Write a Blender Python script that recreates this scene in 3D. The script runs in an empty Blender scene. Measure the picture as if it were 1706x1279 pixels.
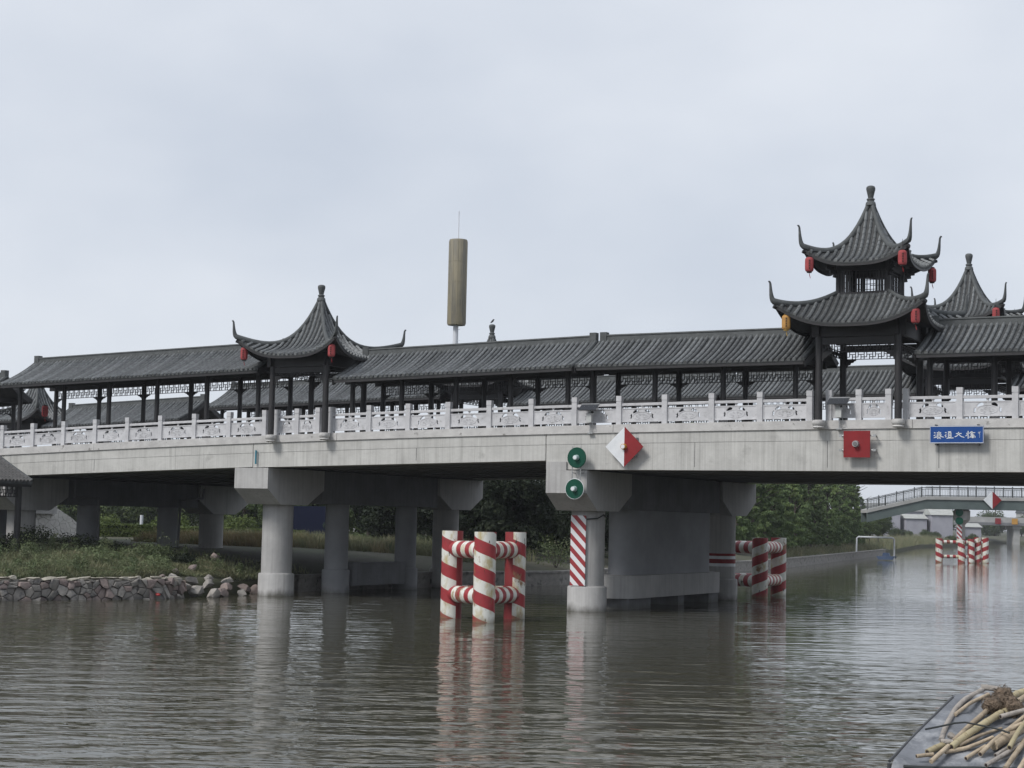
import bpy, bmesh, math, random
from mathutils import Vector, Matrix, noise
R = random.Random(7)
rad = math.radians
sc = bpy.context.scene
COL = sc.collection

# ------------------------------------------------------------------ camera
YAW, PITCH, ROLL = 0.4918, 0.07968, 0.0218
cam = bpy.data.cameras.new('camera'); cam.sensor_width = 36.0
cam.lens = 36.0 * 2836.5 / 1706.0
cam.clip_start = 0.5; cam.clip_end = 6000
co = bpy.data.objects.new('camera', cam); COL.objects.link(co)
fw = Vector((-math.sin(YAW) * math.cos(PITCH), math.cos(YAW) * math.cos(PITCH), math.sin(PITCH)))
r0 = Vector((math.cos(YAW), math.sin(YAW), 0)); u0 = r0.cross(fw)
rt = math.cos(ROLL) * r0 + math.sin(ROLL) * u0
up = -math.sin(ROLL) * r0 + math.cos(ROLL) * u0
m = Matrix((rt, up, -fw)).transposed().to_4x4(); m.translation = Vector((0, -67.34, 3.99))
co.matrix_world = m
sc.camera = co

# ------------------------------------------------------------------ sky, sun, exposure
SUN_TO = Vector((-0.45, -0.95, 1.05)).normalized()
wd = bpy.data.worlds.new('World'); sc.world = wd; wd.use_nodes = True
wn = wd.node_tree.nodes; wl = wd.node_tree.links; wn.clear()
wo = wn.new('ShaderNodeOutputWorld'); mx = wn.new('ShaderNodeMixShader'); mx.inputs[0].default_value = 0.93
bg1 = wn.new('ShaderNodeBackground'); bg2 = wn.new('ShaderNodeBackground')
sky = wn.new('ShaderNodeTexSky'); sky.sky_type = 'NISHITA'; sky.sun_disc = False
sky.sun_elevation = math.asin(SUN_TO.z); sky.sun_rotation = math.atan2(SUN_TO.x, SUN_TO.y)
bg1.inputs['Strength'].default_value = 0.07
wl.new(sky.outputs[0], bg1.inputs['Color'])
tc = wn.new('ShaderNodeTexCoord'); mp = wn.new('ShaderNodeMapping'); mp.inputs['Scale'].default_value = (2.6, 2.6, 5.0); mp.inputs['Location'].default_value = (.3, .1, .2)
nz = wn.new('ShaderNodeTexNoise'); nz.inputs['Scale'].default_value = 1.3; nz.inputs['Detail'].default_value = 4; nz.inputs['Roughness'].default_value = 0.5
cr = wn.new('ShaderNodeValToRGB')
cr.color_ramp.elements[0].position = 0.3; cr.color_ramp.elements[0].color = (0.356, 0.389, 0.446, 1)
cr.color_ramp.elements[1].position = 0.68; cr.color_ramp.elements[1].color = (0.470, 0.494, 0.535, 1)
wl.new(tc.outputs['Generated'], mp.inputs['Vector']); wl.new(mp.outputs[0], nz.inputs['Vector'])
wl.new(nz.outputs[0], cr.inputs[0]); wl.new(cr.outputs[0], bg2.inputs['Color'])
bg2.inputs['Strength'].default_value = 1.0
wl.new(bg1.outputs[0], mx.inputs[1]); wl.new(bg2.outputs[0], mx.inputs[2]); wl.new(mx.outputs[0], wo.inputs[0])
sl = bpy.data.lights.new('sun', 'SUN'); sl.energy = 1.5; sl.angle = rad(16); sl.color = (1.0, 0.97, 0.93)
so = bpy.data.objects.new('sun', sl); COL.objects.link(so)
so.rotation_euler = (-SUN_TO).to_track_quat('-Z', 'Y').to_euler(); so.location = (0, -60, 60)
vs = sc.view_settings
sc.display_settings.display_device = 'sRGB'
vs.view_transform = 'Standard'; vs.look = 'None'; vs.exposure = 0.75; vs.gamma = 1.0; vs.use_curve_mapping = False
sc.cycles.use_denoising = True
sc.cycles.max_bounces = 8; sc.cycles.transparent_max_bounces = 8

# ------------------------------------------------------------------ helpers
WL = {}
def wpos(o): return WL.get(o.name, Vector((0, 0, 0)))
def link(o, parent=None, world=(0, 0, 0)):
    world = Vector(world); COL.objects.link(o); WL[o.name] = world
    if parent is not None:
        o.parent = parent; o.location = world - wpos(parent)
    else: o.location = world
    return o
def tag(o, label=None, cat=None, group=None, kind=None):
    if label: o['label'] = label
    if cat: o['category'] = cat
    if group: o['group'] = group
    if kind: o['kind'] = kind
    return o
def empty(name, loc, label=None, cat=None, group=None):
    o = bpy.data.objects.new(name, None); o.empty_display_size = 0.3
    link(o, None, loc); return tag(o, label, cat, group)
def place(name, mesh, parent=None, world=(0, 0, 0), rot=None, scale=None):
    o = bpy.data.objects.new(name, mesh); link(o, parent, world)
    if rot is not None: o.rotation_euler = rot
    if scale is not None: o.scale = scale if hasattr(scale, '__len__') else (scale,) * 3
    return o
KIDS = {}
def copy_tree(o, off, parent=None, children=None):
    c = o.copy(); COL.objects.link(c)
    if parent is None:
        WL[c.name] = wpos(o) + Vector(off); c.location = o.location + Vector(off)
    else:
        c.parent = parent; WL[c.name] = wpos(parent) + o.location
    for ch in children[o.name] if o.name in children else []: copy_tree(ch, off, c, children)
    return c
def child_map():
    d = {}
    for o in bpy.data.objects:
        if o.parent: d.setdefault(o.parent.name, []).append(o)
    return d

class MB:
    """collects geometry in world coordinates, linked as ONE mesh object"""
    def __init__(s): s.v = []; s.f = []; s.mi = []; s.cur = 0
    def add(s, vs_, fs):
        n = len(s.v); s.v += [tuple(p) for p in vs_]
        for f in fs: s.f.append([i + n for i in f]); s.mi.append(s.cur)
    def box(s, x0, x1, y0, y1, z0, z1):
        s.add([(x0, y0, z0), (x1, y0, z0), (x1, y1, z0), (x0, y1, z0), (x0, y0, z1), (x1, y0, z1), (x1, y1, z1), (x0, y1, z1)],
              [(0, 3, 2, 1), (4, 5, 6, 7), (0, 1, 5, 4), (1, 2, 6, 5), (2, 3, 7, 6), (3, 0, 4, 7)])
    def bar(s, a, b, w, h, upv=(0, 0, 1)):
        a = Vector(a); b = Vector(b); t = (b - a).normalized(); upv = Vector(upv)
        if abs(t.dot(upv)) > .98: upv = Vector((0, 1, 0))
        l = t.cross(upv).normalized(); n = l.cross(t)
        vv = [p + l * i * w / 2 + n * j * h / 2 for p in (a, b) for i, j in ((-1, -1), (1, -1), (1, 1), (-1, 1))]
        s.add(vv, [(0, 1, 2, 3), (7, 6, 5, 4), (0, 4, 5, 1), (1, 5, 6, 2), (2, 6, 7, 3), (3, 7, 4, 0)])
    def tube(s, pts, rs, n=8, cap=True, sx=1.0):
        pts = [Vector(p) for p in pts]
        if not hasattr(rs, '__len__'): rs = [rs] * len(pts)
        vv = []; fs = []; pl = None
        for i, p in enumerate(pts):
            t = (pts[min(i + 1, len(pts) - 1)] - pts[max(i - 1, 0)])
            t = t.normalized() if t.length > 1e-9 else Vector((0, 0, 1))
            if pl is None:
                ref = Vector((0, 0, 1)) if abs(t.z) < .9 else Vector((1, 0, 0))
                l = t.cross(ref).normalized()
            else:
                l = (pl - t * pl.dot(t)).normalized()
            pl = l; nn = l.cross(t)
            for k in range(n):
                a = 2 * math.pi * k / n
                vv.append(p + l * math.cos(a) * rs[i] * sx + nn * math.sin(a) * rs[i])
        for i in range(len(pts) - 1):
            for k in range(n): fs.append((i * n + k, i * n + (k + 1) % n, (i + 1) * n + (k + 1) % n, (i + 1) * n + k))
        if cap: fs.append(tuple(range(n))[::-1]); fs.append(tuple((len(pts) - 1) * n + k for k in range(n)))
        s.add(vv, fs)
    def cyl(s, x, y, z0, z1, r, r1=None, n=20): s.tube([(x, y, z0), (x, y, z1)], [r, r if r1 is None else r1], n)
    def lathe(s, x, y, prof, n=20): s.tube([(x, y, z) for r, z in prof], [r for r, z in prof], n)
    def prism(s, poly, axis, a0, a1):
        """poly: 2D outline; axis 0 -> (y,z) outline swept along x, 1 -> (x,z) along y, 2 -> (x,y) along z"""
        def P(p, a): return (a, p[0], p[1]) if axis == 0 else (p[0], a, p[1]) if axis == 1 else (p[0], p[1], a)
        n = len(poly)
        s.add([P(p, a0) for p in poly] + [P(p, a1) for p in poly],
              [tuple(range(n)), tuple(range(2 * n - 1, n - 1, -1))] + [(i, i + n, (i + 1) % n + n, (i + 1) % n) for i in range(n)])
    def grid(s, rows):
        n = len(rows[0]); vv = [p for r in rows for p in r]
        s.add(vv, [(i * n + j, i * n + j + 1, (i + 1) * n + j + 1, (i + 1) * n + j) for i in range(len(rows) - 1) for j in range(n - 1)])
    def mesh(s, name, mats, origin=(0, 0, 0), smooth=0.0, recalc=True):
        o = Vector(origin); me = bpy.data.meshes.new(name)
        me.from_pydata([Vector(p) - o for p in s.v], [], s.f)
        mats = mats if isinstance(mats, (list, tuple)) else [mats]
        for k in mats: me.materials.append(k)
        if len(mats) > 1: me.polygons.foreach_set('material_index', s.mi)
        if recalc:
            bm = bmesh.new(); bm.from_mesh(me); bmesh.ops.recalc_face_normals(bm, faces=bm.faces); bm.to_mesh(me); bm.free()
        if smooth:
            me.polygons.foreach_set('use_smooth', [True] * len(me.polygons)); me.set_sharp_from_angle(angle=rad(smooth))
        me.update(); return me
    def build(s, name, mats, parent=None, smooth=0.0, at=None, recalc=True):
        w = Vector(at) if at is not None else (wpos(parent) if parent is not None else Vector((0, 0, 0)))
        return place(name, s.mesh(name, mats, w, smooth, recalc), parent, w)

# ------------------------------------------------------------------ materials
def mat(name, col, rough=0.7, col2=None, scale=2.0, detail=4.0, sx=(1, 1, 1), lo=0.35, hi=0.65, bump=0.0, bscale=None,
        streak=0.0, streak_col=None, spec=0.5, metal=0.0, spot=None, spot_scale=3.0, spot_lo=0.62, spot_hi=0.7, extra=None, rnd=0.0):
    mt = bpy.data.materials.new(name); mt.use_nodes = True
    n = mt.node_tree.nodes; l = mt.node_tree.links; b = n['Principled BSDF']
    b.inputs['Roughness'].default_value = rough; b.inputs['Metallic'].default_value = metal
    b.inputs['Specular IOR Level'].default_value = spec
    geo = n.new('ShaderNodeNewGeometry')
    def noise_fac(sc_, dt, sxyz, a, c):
        mpn = n.new('ShaderNodeMapping'); mpn.inputs['Scale'].default_value = sxyz
        l.new(geo.outputs['Position'], mpn.inputs['Vector'])
        t = n.new('ShaderNodeTexNoise'); t.inputs['Scale'].default_value = sc_; t.inputs['Detail'].default_value = dt; t.inputs['Roughness'].default_value = .6
        l.new(mpn.outputs[0], t.inputs['Vector'])
        mr = n.new('ShaderNodeMapRange'); mr.inputs['From Min'].default_value = a; mr.inputs['From Max'].default_value = c
        l.new(t.outputs[0], mr.inputs['Value']); return mr.outputs[0], t.outputs[0]
    def mix(fac, a, c):
        k = n.new('ShaderNodeMix'); k.data_type = 'RGBA'
        if isinstance(fac, float): k.inputs[0].default_value = fac
        else: l.new(fac, k.inputs[0])
        for s_, val in ((6, a), (7, c)):
            if isinstance(val, tuple): k.inputs[s_].default_value = (*val, 1)
            else: l.new(val, k.inputs[s_])
        return k.outputs[2]
    cur = col
    if col2:
        f, raw = noise_fac(scale, detail, sx, lo, hi); cur = mix(f, col, col2)
    if streak:
        f, raw2 = noise_fac(1.0, 3.0, (5.5, 5.5, 0.22), 0.5, 0.78)
        mm = n.new('ShaderNodeMath'); mm.operation = 'MULTIPLY'; mm.inputs[1].default_value = streak; l.new(f, mm.inputs[0])
        cur = mix(mm.outputs[0], cur, streak_col)
        f, raw4 = noise_fac(1.0, 2.0, (17, 17, .25), .46, .72)
        m4 = n.new('ShaderNodeMath'); m4.operation = 'MULTIPLY'; m4.inputs[1].default_value = streak * .45; l.new(f, m4.inputs[0])
        cur = mix(m4.outputs[0], cur, streak_col)
    if spot:
        f, raw3 = noise_fac(spot_scale, 5.0, (1, 1, 1), spot_lo, spot_hi); cur = mix(f, cur, spot)
    if extra: cur = extra(n, l, geo, mix, cur, noise_fac)
    if rnd:
        oi = n.new('ShaderNodeObjectInfo'); hv = n.new('ShaderNodeHueSaturation')
        mr = n.new('ShaderNodeMapRange'); mr.inputs['To Min'].default_value = 1 - rnd; mr.inputs['To Max'].default_value = 1 + rnd
        l.new(oi.outputs['Random'], mr.inputs['Value']); l.new(mr.outputs[0], hv.inputs['Value'])
        if isinstance(cur, tuple): hv.inputs['Color'].default_value = (*cur, 1)
        else: l.new(cur, hv.inputs['Color'])
        cur = hv.outputs[0]
    if isinstance(cur, tuple): b.inputs['Base Color'].default_value = (*cur, 1)
    else: l.new(cur, b.inputs['Base Color'])
    if bump:
        t = n.new('ShaderNodeTexNoise'); t.inputs['Scale'].default_value = bscale or scale * 4; t.inputs['Detail'].default_value = 6
        l.new(geo.outputs['Position'], t.inputs['Vector'])
        bp = n.new('ShaderNodeBump'); bp.inputs['Strength'].default_value = bump; bp.inputs['Distance'].default_value = 0.05
        l.new(t.outputs[0], bp.inputs['Height']); l.new(bp.outputs[0], b.inputs['Normal'])
    return mt

def band_extra(z0, z1, colb, strength):
    """a waterline stain of its own shape between two heights"""
    def ex(n, l, geo, mix, cur, noise_fac):
        sp = n.new('ShaderNodeSeparateXYZ'); l.new(geo.outputs['Position'], sp.inputs[0])
        f, raw = noise_fac(1.7, 4.0, (1, 1, .5), .3, .7)
        ad = n.new('ShaderNodeMath'); ad.operation = 'MULTIPLY_ADD'; ad.inputs[1].default_value = 0.35
        l.new(f, ad.inputs[0]); l.new(sp.outputs[2], ad.inputs[2])
        mr = n.new('ShaderNodeMapRange'); mr.inputs['From Min'].default_value = z1; mr.inputs['From Max'].default_value = z0
        mr.inputs['To Max'].default_value = strength
        l.new(ad.outputs[0], mr.inputs['Value']); return mix(mr.outputs[0], cur, colb)
    return ex
M = {}
M['fascia'] = mat('fascia concrete', (.55, .545, .52), .85, (.44, .435, .415), .7, 6, (1, 1, 1), bump=.25, bscale=5, streak=.6, streak_col=(.27, .265, .25), spot=(.30, .295, .28), spot_scale=1.1, spot_lo=.6, spot_hi=.8)
M['kerb'] = mat('kerb concrete', (.56, .55, .535), .85, (.44, .43, .42), 1.6, 6, bump=.3, bscale=8, spot=(.22, .21, .2), spot_scale=3, spot_lo=.64, spot_hi=.72)
M['pier'] = mat('pier concrete', (.46, .455, .445), .85, (.37, .365, .36), .8, 6, bump=.25, bscale=5, streak=.5, streak_col=(.23, .22, .215), extra=band_extra(.15, .55, (.075, .072, .06), .92))
M['pier_dark'] = mat('old pier concrete', (.19, .195, .205), .85, (.145, .148, .154), .9, 6, bump=.25, bscale=5, streak=.5, streak_col=(.10, .10, .10), extra=band_extra(.1, .5, (.08, .08, .07), .85))  # concrete darkened to carry the shade under the deck into the colour
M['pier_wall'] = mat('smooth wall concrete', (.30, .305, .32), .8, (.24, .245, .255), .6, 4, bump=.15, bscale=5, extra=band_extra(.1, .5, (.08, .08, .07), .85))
M['slab'] = mat('underside concrete', (.15, .15, .15), .9, (.11, .11, .11), .6, 5, bump=.2)  # beam colour set dark, with the under-deck shade worked in
M['stone'] = mat('carved pale granite', (.575, .575, .59), .75, (.47, .47, .485), 2.5, 6, bump=.2, bscale=20, spot=(.33, .33, .32), spot_scale=5, spot_lo=.6, spot_hi=.78, rnd=.06)
M['tile'] = mat('grey roof tile', (.20, .208, .21), .58, (.125, .132, .135), 5, 5, (1, 1, 1), bump=.2, bscale=14, spot=(.25, .255, .24), spot_scale=7, spot_lo=.64, spot_hi=.74, rnd=.26)
M['tile_pan'] = mat('dark pan tile', (.034, .036, .037), .75, (.052, .055, .056), 4, 5, bump=.2)
M['ridge'] = mat('ridge plaster grey', (.085, .092, .094), .7, (.055, .06, .06), 3, 5, bump=.2, spot=(.16, .165, .16), spot_scale=5, spot_lo=.66, spot_hi=.76)
M['wood'] = mat('dark stained timber', (.011, .0105, .012), .5, (.019, .018, .019), 2, 5, (1, 1, .3))
M['wood_lit'] = mat('worn dark timber', (.027, .025, .027), .5, (.018, .017, .018), 3, 5, (2, 2, .3))  # lighter copy of the dark timber, with the light put into its colour
M['red_lantern'] = mat('red lantern cloth', (.37, .062, .066), .8, (.30, .05, .052), 6, 3)
M['yellow_lantern'] = mat('faded yellow lantern cloth', (.55, .29, .07), .7, (.42, .22, .06), 6, 3)
M['orange_lantern'] = mat('faded orange lantern cloth', (.45, .15, .05), .7, (.36, .11, .04), 6, 3)
M['black'] = mat('black ink', (.03, .02, .02), .8)
M['gold'] = mat('tassel yellow', (.5, .32, .08), .8)
M['red_paint'] = mat('red paint', (.33, .025, .03), .5, (.27, .03, .03), 2.5, 4, spec=.2)
M['sign_red'] = mat('sign red', (.25, .023, .027), .55, (.21, .022, .025), 3, 4, spec=.2)
M['sign_white'] = mat('sign white', (.74, .76, .78), .45, (.66, .68, .7), 3, 4)
M['sign_blue'] = mat('sign blue', (.014, .062, .235), .5, (.018, .072, .26), 2, 3, spec=.2)
M['sign_green'] = mat('sign green', (.004, .070, .043), .55, (.004, .055, .034), 4, 4, spec=.2)
M['lens'] = mat('pale lamp lens', (.45, .56, .55), .2)
M['lens_dark'] = mat('dull lamp lens', (.16, .15, .15), .3)
M['amber'] = mat('amber lamp ring', (.5, .25, .03), .4)
M['metal'] = mat('galvanised steel', (.42, .43, .44), .45, (.33, .34, .34), 5, 3, metal=.3)
M['dark_metal'] = mat('dark steel', (.05, .052, .055), .5)
M['panel'] = mat('solar cell', (.06, .065, .075), .25)
M['box_white'] = mat('grey white box', (.52, .53, .52), .5, (.42, .43, .42), 8, 4)
M['teal'] = mat('teal pipe', (.03, .19, .26), .5)
M['pipe_grey'] = mat('grey drain pipe', (.16, .16, .17), .6)
M['shroud'] = mat('bamboo print shroud', (.29, .255, .175), .6, (.20, .185, .145), 1.2, 5, (2.2, 2.2, .25), .4, .6, spot=(.40, .34, .20), spot_scale=.9, spot_lo=.6, spot_hi=.75)
M['mast'] = mat('pale mast steel', (.6, .62, .66), .5)
M['rubble'] = mat('rubble stone', (.215, .205, .19), .85, (.32, .295, .268), 2.2, 5, bump=.5, bscale=9, spot=(.13, .125, .125), spot_scale=3, spot_lo=.52, spot_hi=.66, rnd=.34, extra=band_extra(.02, .3, (.06, .055, .05), .85))
M['rubble_red'] = mat('reddish rubble stone', (.25, .20, .18), .85, (.18, .145, .14), 2.5, 5, bump=.5, bscale=9, rnd=.28, extra=band_extra(.02, .3, (.06, .055, .05), .85))
M['mortar'] = mat('wall mortar', (.16, .15, .135), .95, (.10, .095, .085), 3, 5, bump=.4)
M['cap'] = mat('wall capping mortar', (.42, .39, .33), .9, (.30, .28, .23), 3, 5, bump=.4)
M['soil'] = mat('bank soil', (.055, .055, .035), .95, (.085, .08, .055), .5, 6, bump=.6, bscale=3, spot=(.055, .065, .03), spot_scale=.25, spot_lo=.45, spot_hi=.6)
M['bed'] = mat('river bed mud', (.08, .075, .055), .95)
M['pale_wall'] = mat('pale pitched stone', (.74, .72, .69), .9, (.62, .60, .57), 2, 5, bump=.3)
M['pale_mortar'] = mat('pale mortar', (.30, .29, .27), .95)
M['paving'] = mat('pale paving', (.38, .35, .32), .9, (.30, .28, .26), 1, 5)
M['asphalt'] = mat('asphalt', (.05, .05, .05), .9, (.065, .065, .065), 3, 4)
def leafmat(name, a, b_, c, sc_=.9):
    mt = mat(name, a, .6, b_, sc_, 4, lo=.35, hi=.65, spot=c, spot_scale=sc_ * .6, spot_lo=.55, spot_hi=.7, rnd=.2, spec=.25)
    n = mt.node_tree.nodes; l = mt.node_tree.links; p = n['Principled BSDF']; out = n['Material Output']
    tr = n.new('ShaderNodeBsdfTranslucent'); ms = n.new('ShaderNodeMixShader'); ms.inputs[0].default_value = .3
    src = p.inputs['Base Color'].links[0].from_socket; l.new(src, tr.inputs[0])
    l.new(p.outputs[0], ms.inputs[1]); l.new(tr.outputs[0], ms.inputs[2]); l.new(ms.outputs[0], out.inputs[0])
    return mt
M['conifer'] = leafmat('conifer needles', (.10, .15, .062), (.16, .22, .085), (.23, .29, .105))
M['broadleaf'] = leafmat('broad leaves', (.045, .07, .028), (.08, .11, .04), (.12, .15, .055))
M['dark_leaf'] = leafmat('dark evergreen leaves', (.014, .022, .012), (.026, .038, .018), (.042, .055, .024))  # leaf colour kept very dark to hold the shade beyond the bridge
M['hedge'] = leafmat('hedge leaves', (.075, .105, .03), (.12, .16, .045), (.16, .2, .06), 1.5)
M['weed'] = leafmat('weed leaves', (.10, .14, .065), (.17, .20, .10), (.27, .27, .17), 1.2)
M['grass'] = leafmat('bank grass', (.145, .165, .09), (.225, .22, .13), (.36, .31, .20), .5)
M['dry'] = leafmat('dry grass', (.25, .19, .10), (.18, .16, .08), (.13, .15, .06), .8)
M['bark'] = mat('bark', (.07, .058, .047), .9, (.045, .038, .03), 4, 4, bump=.5)
M['pale_house'] = mat('lilac grey render', (.34, .34, .38), .9, (.29, .29, .33), .6, 4)
M['white_house'] = mat('white render', (.68, .68, .68), .9, (.6, .6, .6), .3, 4)
M['house_roof'] = mat('grey house roof', (.22, .225, .22), .8, (.17, .175, .17), 1, 4)
M['pale_roof'] = mat('pale fibre cement roof', (.42, .43, .41), .85, (.34, .35, .33), 1, 4)
M['glass'] = mat('dark window glass', (.05, .055, .065), .15)
M['fb_green'] = mat('grey green bridge paint', (.105, .135, .13), .6, (.085, .11, .108), .6, 4)
M['fb_rail'] = mat('dark bridge railing', (.055, .062, .065), .5)
M['fb_conc'] = mat('pale far concrete', (.40, .40, .39), .9, (.32, .32, .31), .6, 4)
M['tarp'] = mat('blue grey tarpaulin', (.185, .195, .215), .5, (.115, .122, .135), 3, 6, bump=.6, bscale=6, spot=(.36, .37, .385), spot_scale=2.5, spot_lo=.52, spot_hi=.68)
M['bamboo'] = mat('yellow bamboo', (.40, .345, .21), .6, (.31, .26, .16), 5, 5, spot=(.24, .18, .10), spot_scale=9, spot_lo=.62, spot_hi=.72, rnd=.12)
M['stick'] = mat('weathered pale stick', (.44, .36, .26), .8, (.30, .24, .17), 8, 5, bump=.4, bscale=30, rnd=.2)
M['stick_grey'] = mat('grey driftwood', (.24, .215, .19), .85, (.34, .31, .28), 8, 5, bump=.5, bscale=30, rnd=.2)
M['root'] = mat('root fibres', (.19, .14, .10), .9, (.11, .085, .06), 14, 5, bump=.6, bscale=40)
M['rope'] = mat('dark rope', (.03, .035, .035), .8)
M['hull'] = mat('boat hull paint', (.07, .075, .08), .6, (.11, .1, .09), 2, 4)

def stripe_material(name, kind, sign=1, phase=0.0, inner=None, pitch=1.02):
    """painted bands in the object's own coordinates: 'helix' round z, 'ring' along z, 'diag' on a flat board"""
    def ex(n, l, geo, mix, cur, noise_fac):
        t = n.new('ShaderNodeTexCoord'); sp = n.new('ShaderNodeSeparateXYZ'); l.new(t.outputs['Object'], sp.inputs[0])
        def mth(op, a, b_=None, c=None):
            k = n.new('ShaderNodeMath'); k.operation = op
            for i, q in enumerate((a, b_, c)):
                if q is None: continue
                if isinstance(q, (int, float)): k.inputs[i].default_value = q
                else: l.new(q, k.inputs[i])
            return k.outputs[0]
        ang = mth('ARCTAN2', sp.outputs[1], sp.outputs[0])
        if kind == 'helix': val = mth('ADD', mth('DIVIDE', sp.outputs[2], pitch), mth('MULTIPLY_ADD', ang, sign / (2 * math.pi), phase))
        elif kind == 'ring': val = mth('ADD', mth('DIVIDE', sp.outputs[2], pitch), phase)
        else: val = mth('ADD', mth('DIVIDE', sp.outputs[2], pitch), mth('MULTIPLY_ADD', sp.outputs[0], sign / pitch, phase))
        fr = mth('FRACT', val); st = mth('GREATER_THAN', fr, .5)
        dirt, raw = noise_fac(2.6, 6.0, (1, 1, .5), .50, .66)
        wht = mix(dirt, (.68, .68, .63), (.47, .40, .23)) if kind != 'diag' else (.72, .72, .73)
        rd, raw = noise_fac(4.0, 5.0, (1, 1, 1), .5, .75)
        red = mix(rd, (.31, .028, .034), (.21, .032, .034))
        c = mix(st, wht, red)
        if kind != 'diag':
            sc_, raw = noise_fac(4.5, 7.0, (1, 1, .4), .64, .67); c = mix(sc_, c, (.035, .025, .02)); c = band_extra(.12, .42, (.17, .135, .075), .8)(n, l, geo, mix, c, noise_fac); rs_, raw = noise_fac(1.3, 7.0, (1, 1, .7), .60, .66); c = mix(rs_, c, (.26, .15, .075))
        if inner is not None:
            k = mth('LESS_THAN', mth('ABSOLUTE', ang), inner); c = mix(k, c, (.22, .025, .028))
        return c
    return mat(name, (.7, .7, .68), .5, extra=ex, bump=.15 if kind != 'diag' else 0, bscale=6)

# water
def water_material():
    mt = bpy.data.materials.new('river water'); mt.use_nodes = True
    n = mt.node_tree.nodes; l = mt.node_tree.links; b = n['Principled BSDF']
    b.inputs['Base Color'].default_value = (.066, .063, .043, 1); b.inputs['Roughness'].default_value = .06
    b.inputs['IOR'].default_value = 1.333
    geo = n.new('ShaderNodeNewGeometry')
    def nzz(scale, sxyz, rot, det, dist):
        mpn = n.new('ShaderNodeMapping'); mpn.vector_type = 'TEXTURE'; mpn.inputs['Scale'].default_value = tuple(1 / q for q in sxyz); mpn.inputs['Rotation'].default_value = (0, 0, rot)
        l.new(geo.outputs['Position'], mpn.inputs['Vector'])
        t = n.new('ShaderNodeTexNoise'); t.inputs['Scale'].default_value = scale; t.inputs['Detail'].default_value = det
        t.inputs['Roughness'].default_value = .5; t.inputs['Distortion'].default_value = dist
        l.new(mpn.outputs[0], t.inputs['Vector']); return t.outputs[0]
    a = nzz(.85, (.42, 1.0, 1), .52, 3.0, .4)
    c = nzz(2.4, (.45, 1.0, 1), .42, 2.0, .3)
    calm = nzz(.045, (1, 1, 1), 0, 2, .3)
    sp = n.new('ShaderNodeSeparateXYZ'); l.new(geo.outputs['Position'], sp.inputs[0])
    # liveliest ripples towards the near bank, calmer under and beyond the bridge
    w1 = n.new('ShaderNodeMapRange'); w1.inputs['From Min'].default_value = -44; w1.inputs['From Max'].default_value = -10
    w1.inputs['To Min'].default_value = 1.5; w1.inputs['To Max'].default_value = .45; l.new(sp.outputs[1], w1.inputs['Value'])
    w3 = n.new('ShaderNodeMapRange'); w3.inputs['From Min'].default_value = -5; w3.inputs['From Max'].default_value = 60
    w3.inputs['To Min'].default_value = 1.0; w3.inputs['To Max'].default_value = .45; l.new(sp.outputs[1], w3.inputs['Value'])
    mr0 = n.new('ShaderNodeMapRange'); mr0.inputs['From Min'].default_value = .35; mr0.inputs['From Max'].default_value = .65
    mr0.inputs['To Min'].default_value = .6; mr0.inputs['To Max'].default_value = 1.3; l.new(calm, mr0.inputs['Value'])
    w2 = n.new('ShaderNodeMath'); w2.operation = 'MULTIPLY'; l.new(w1.outputs[0], w2.inputs[0]); l.new(w3.outputs[0], w2.inputs[1])
    mr = n.new('ShaderNodeMath'); mr.operation = 'MULTIPLY'; l.new(w2.outputs[0], mr.inputs[0]); l.new(mr0.outputs[0], mr.inputs[1])
    ma = n.new('ShaderNodeMath'); ma.operation = 'MULTIPLY_ADD'; ma.inputs[1].default_value = .22
    l.new(c, ma.inputs[0]); l.new(a, ma.inputs[2])
    mm = n.new('ShaderNodeMath'); mm.operation = 'MULTIPLY'; l.new(ma.outputs[0], mm.inputs[0]); l.new(mr.outputs[0], mm.inputs[1])
    bp = n.new('ShaderNodeBump'); bp.inputs['Strength'].default_value = 1.0; bp.inputs['Distance'].default_value = .10
    l.new(mm.outputs[0], bp.inputs['Height']); l.new(bp.outputs[0], b.inputs['Normal'])
    return mt
M['water'] = water_material()

# ------------------------------------------------------------------ water and terrain
b = MB(); b.add([(-1500, -400, 0), (900, -400, 0), (900, 700, 0), (-1500, 700, 0)], [(0, 1, 2, 3)])
tag(b.build('water', M['water']), kind='structure')
SH = [((-78, -90), (-1, .3)), ((-64, -40), (-1, .3)), ((-57.6, -18), (-.95, .4)), ((-54.9, -12), (-.95, .4)), ((-52.0, -5.6), (-1, .3)), ((-51.7, -3), (-1, .2)),
      ((-52.6, 2.5), (-1, .1)), ((-52.4, 10), (-1, .1)), ((-51, 18), (-1, 0)), ((-47.8, 28), (-1, 0)), ((-49.2, 45), (-1, 0)), ((-54.3, 91), (-1, 0)), ((-62, 135), (-1, 0)),
      ((-70.3, 181), (-1, .2)), ((-94, 290), (-1, .3)), ((-98, 340), (-1, .3)), ((-112, 420), (-.9, .5)), ((-112, 470), (-.5, 1)), ((-60, 484), (0, 1)), ((80, 500), (.1, 1)), ((900, 540), (.2, 1))]
DV = [(0, -2.5), (.0, .55), (.5, .85), (1.5, 1.05), (3, 1.3), (6, 1.55), (10, 1.75), (18, 1.9), (40, 2.1), (120, 2.3), (500, 2.5), (2500, 3)]
def shore_pts():
    out = []
    for i in range(len(SH) - 1):
        (p, d), (q, e) = SH[i], SH[i + 1]; L = math.dist(p, q); n = max(1, min(24, int(L / 2.0)))
        for k in range(n):
            t = k / n; out.append(((p[0] + (q[0] - p[0]) * t, p[1] + (q[1] - p[1]) * t), (d[0] + (e[0] - d[0]) * t, d[1] + (e[1] - d[1]) * t)))
    out.append(SH[-1]); return out
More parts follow.
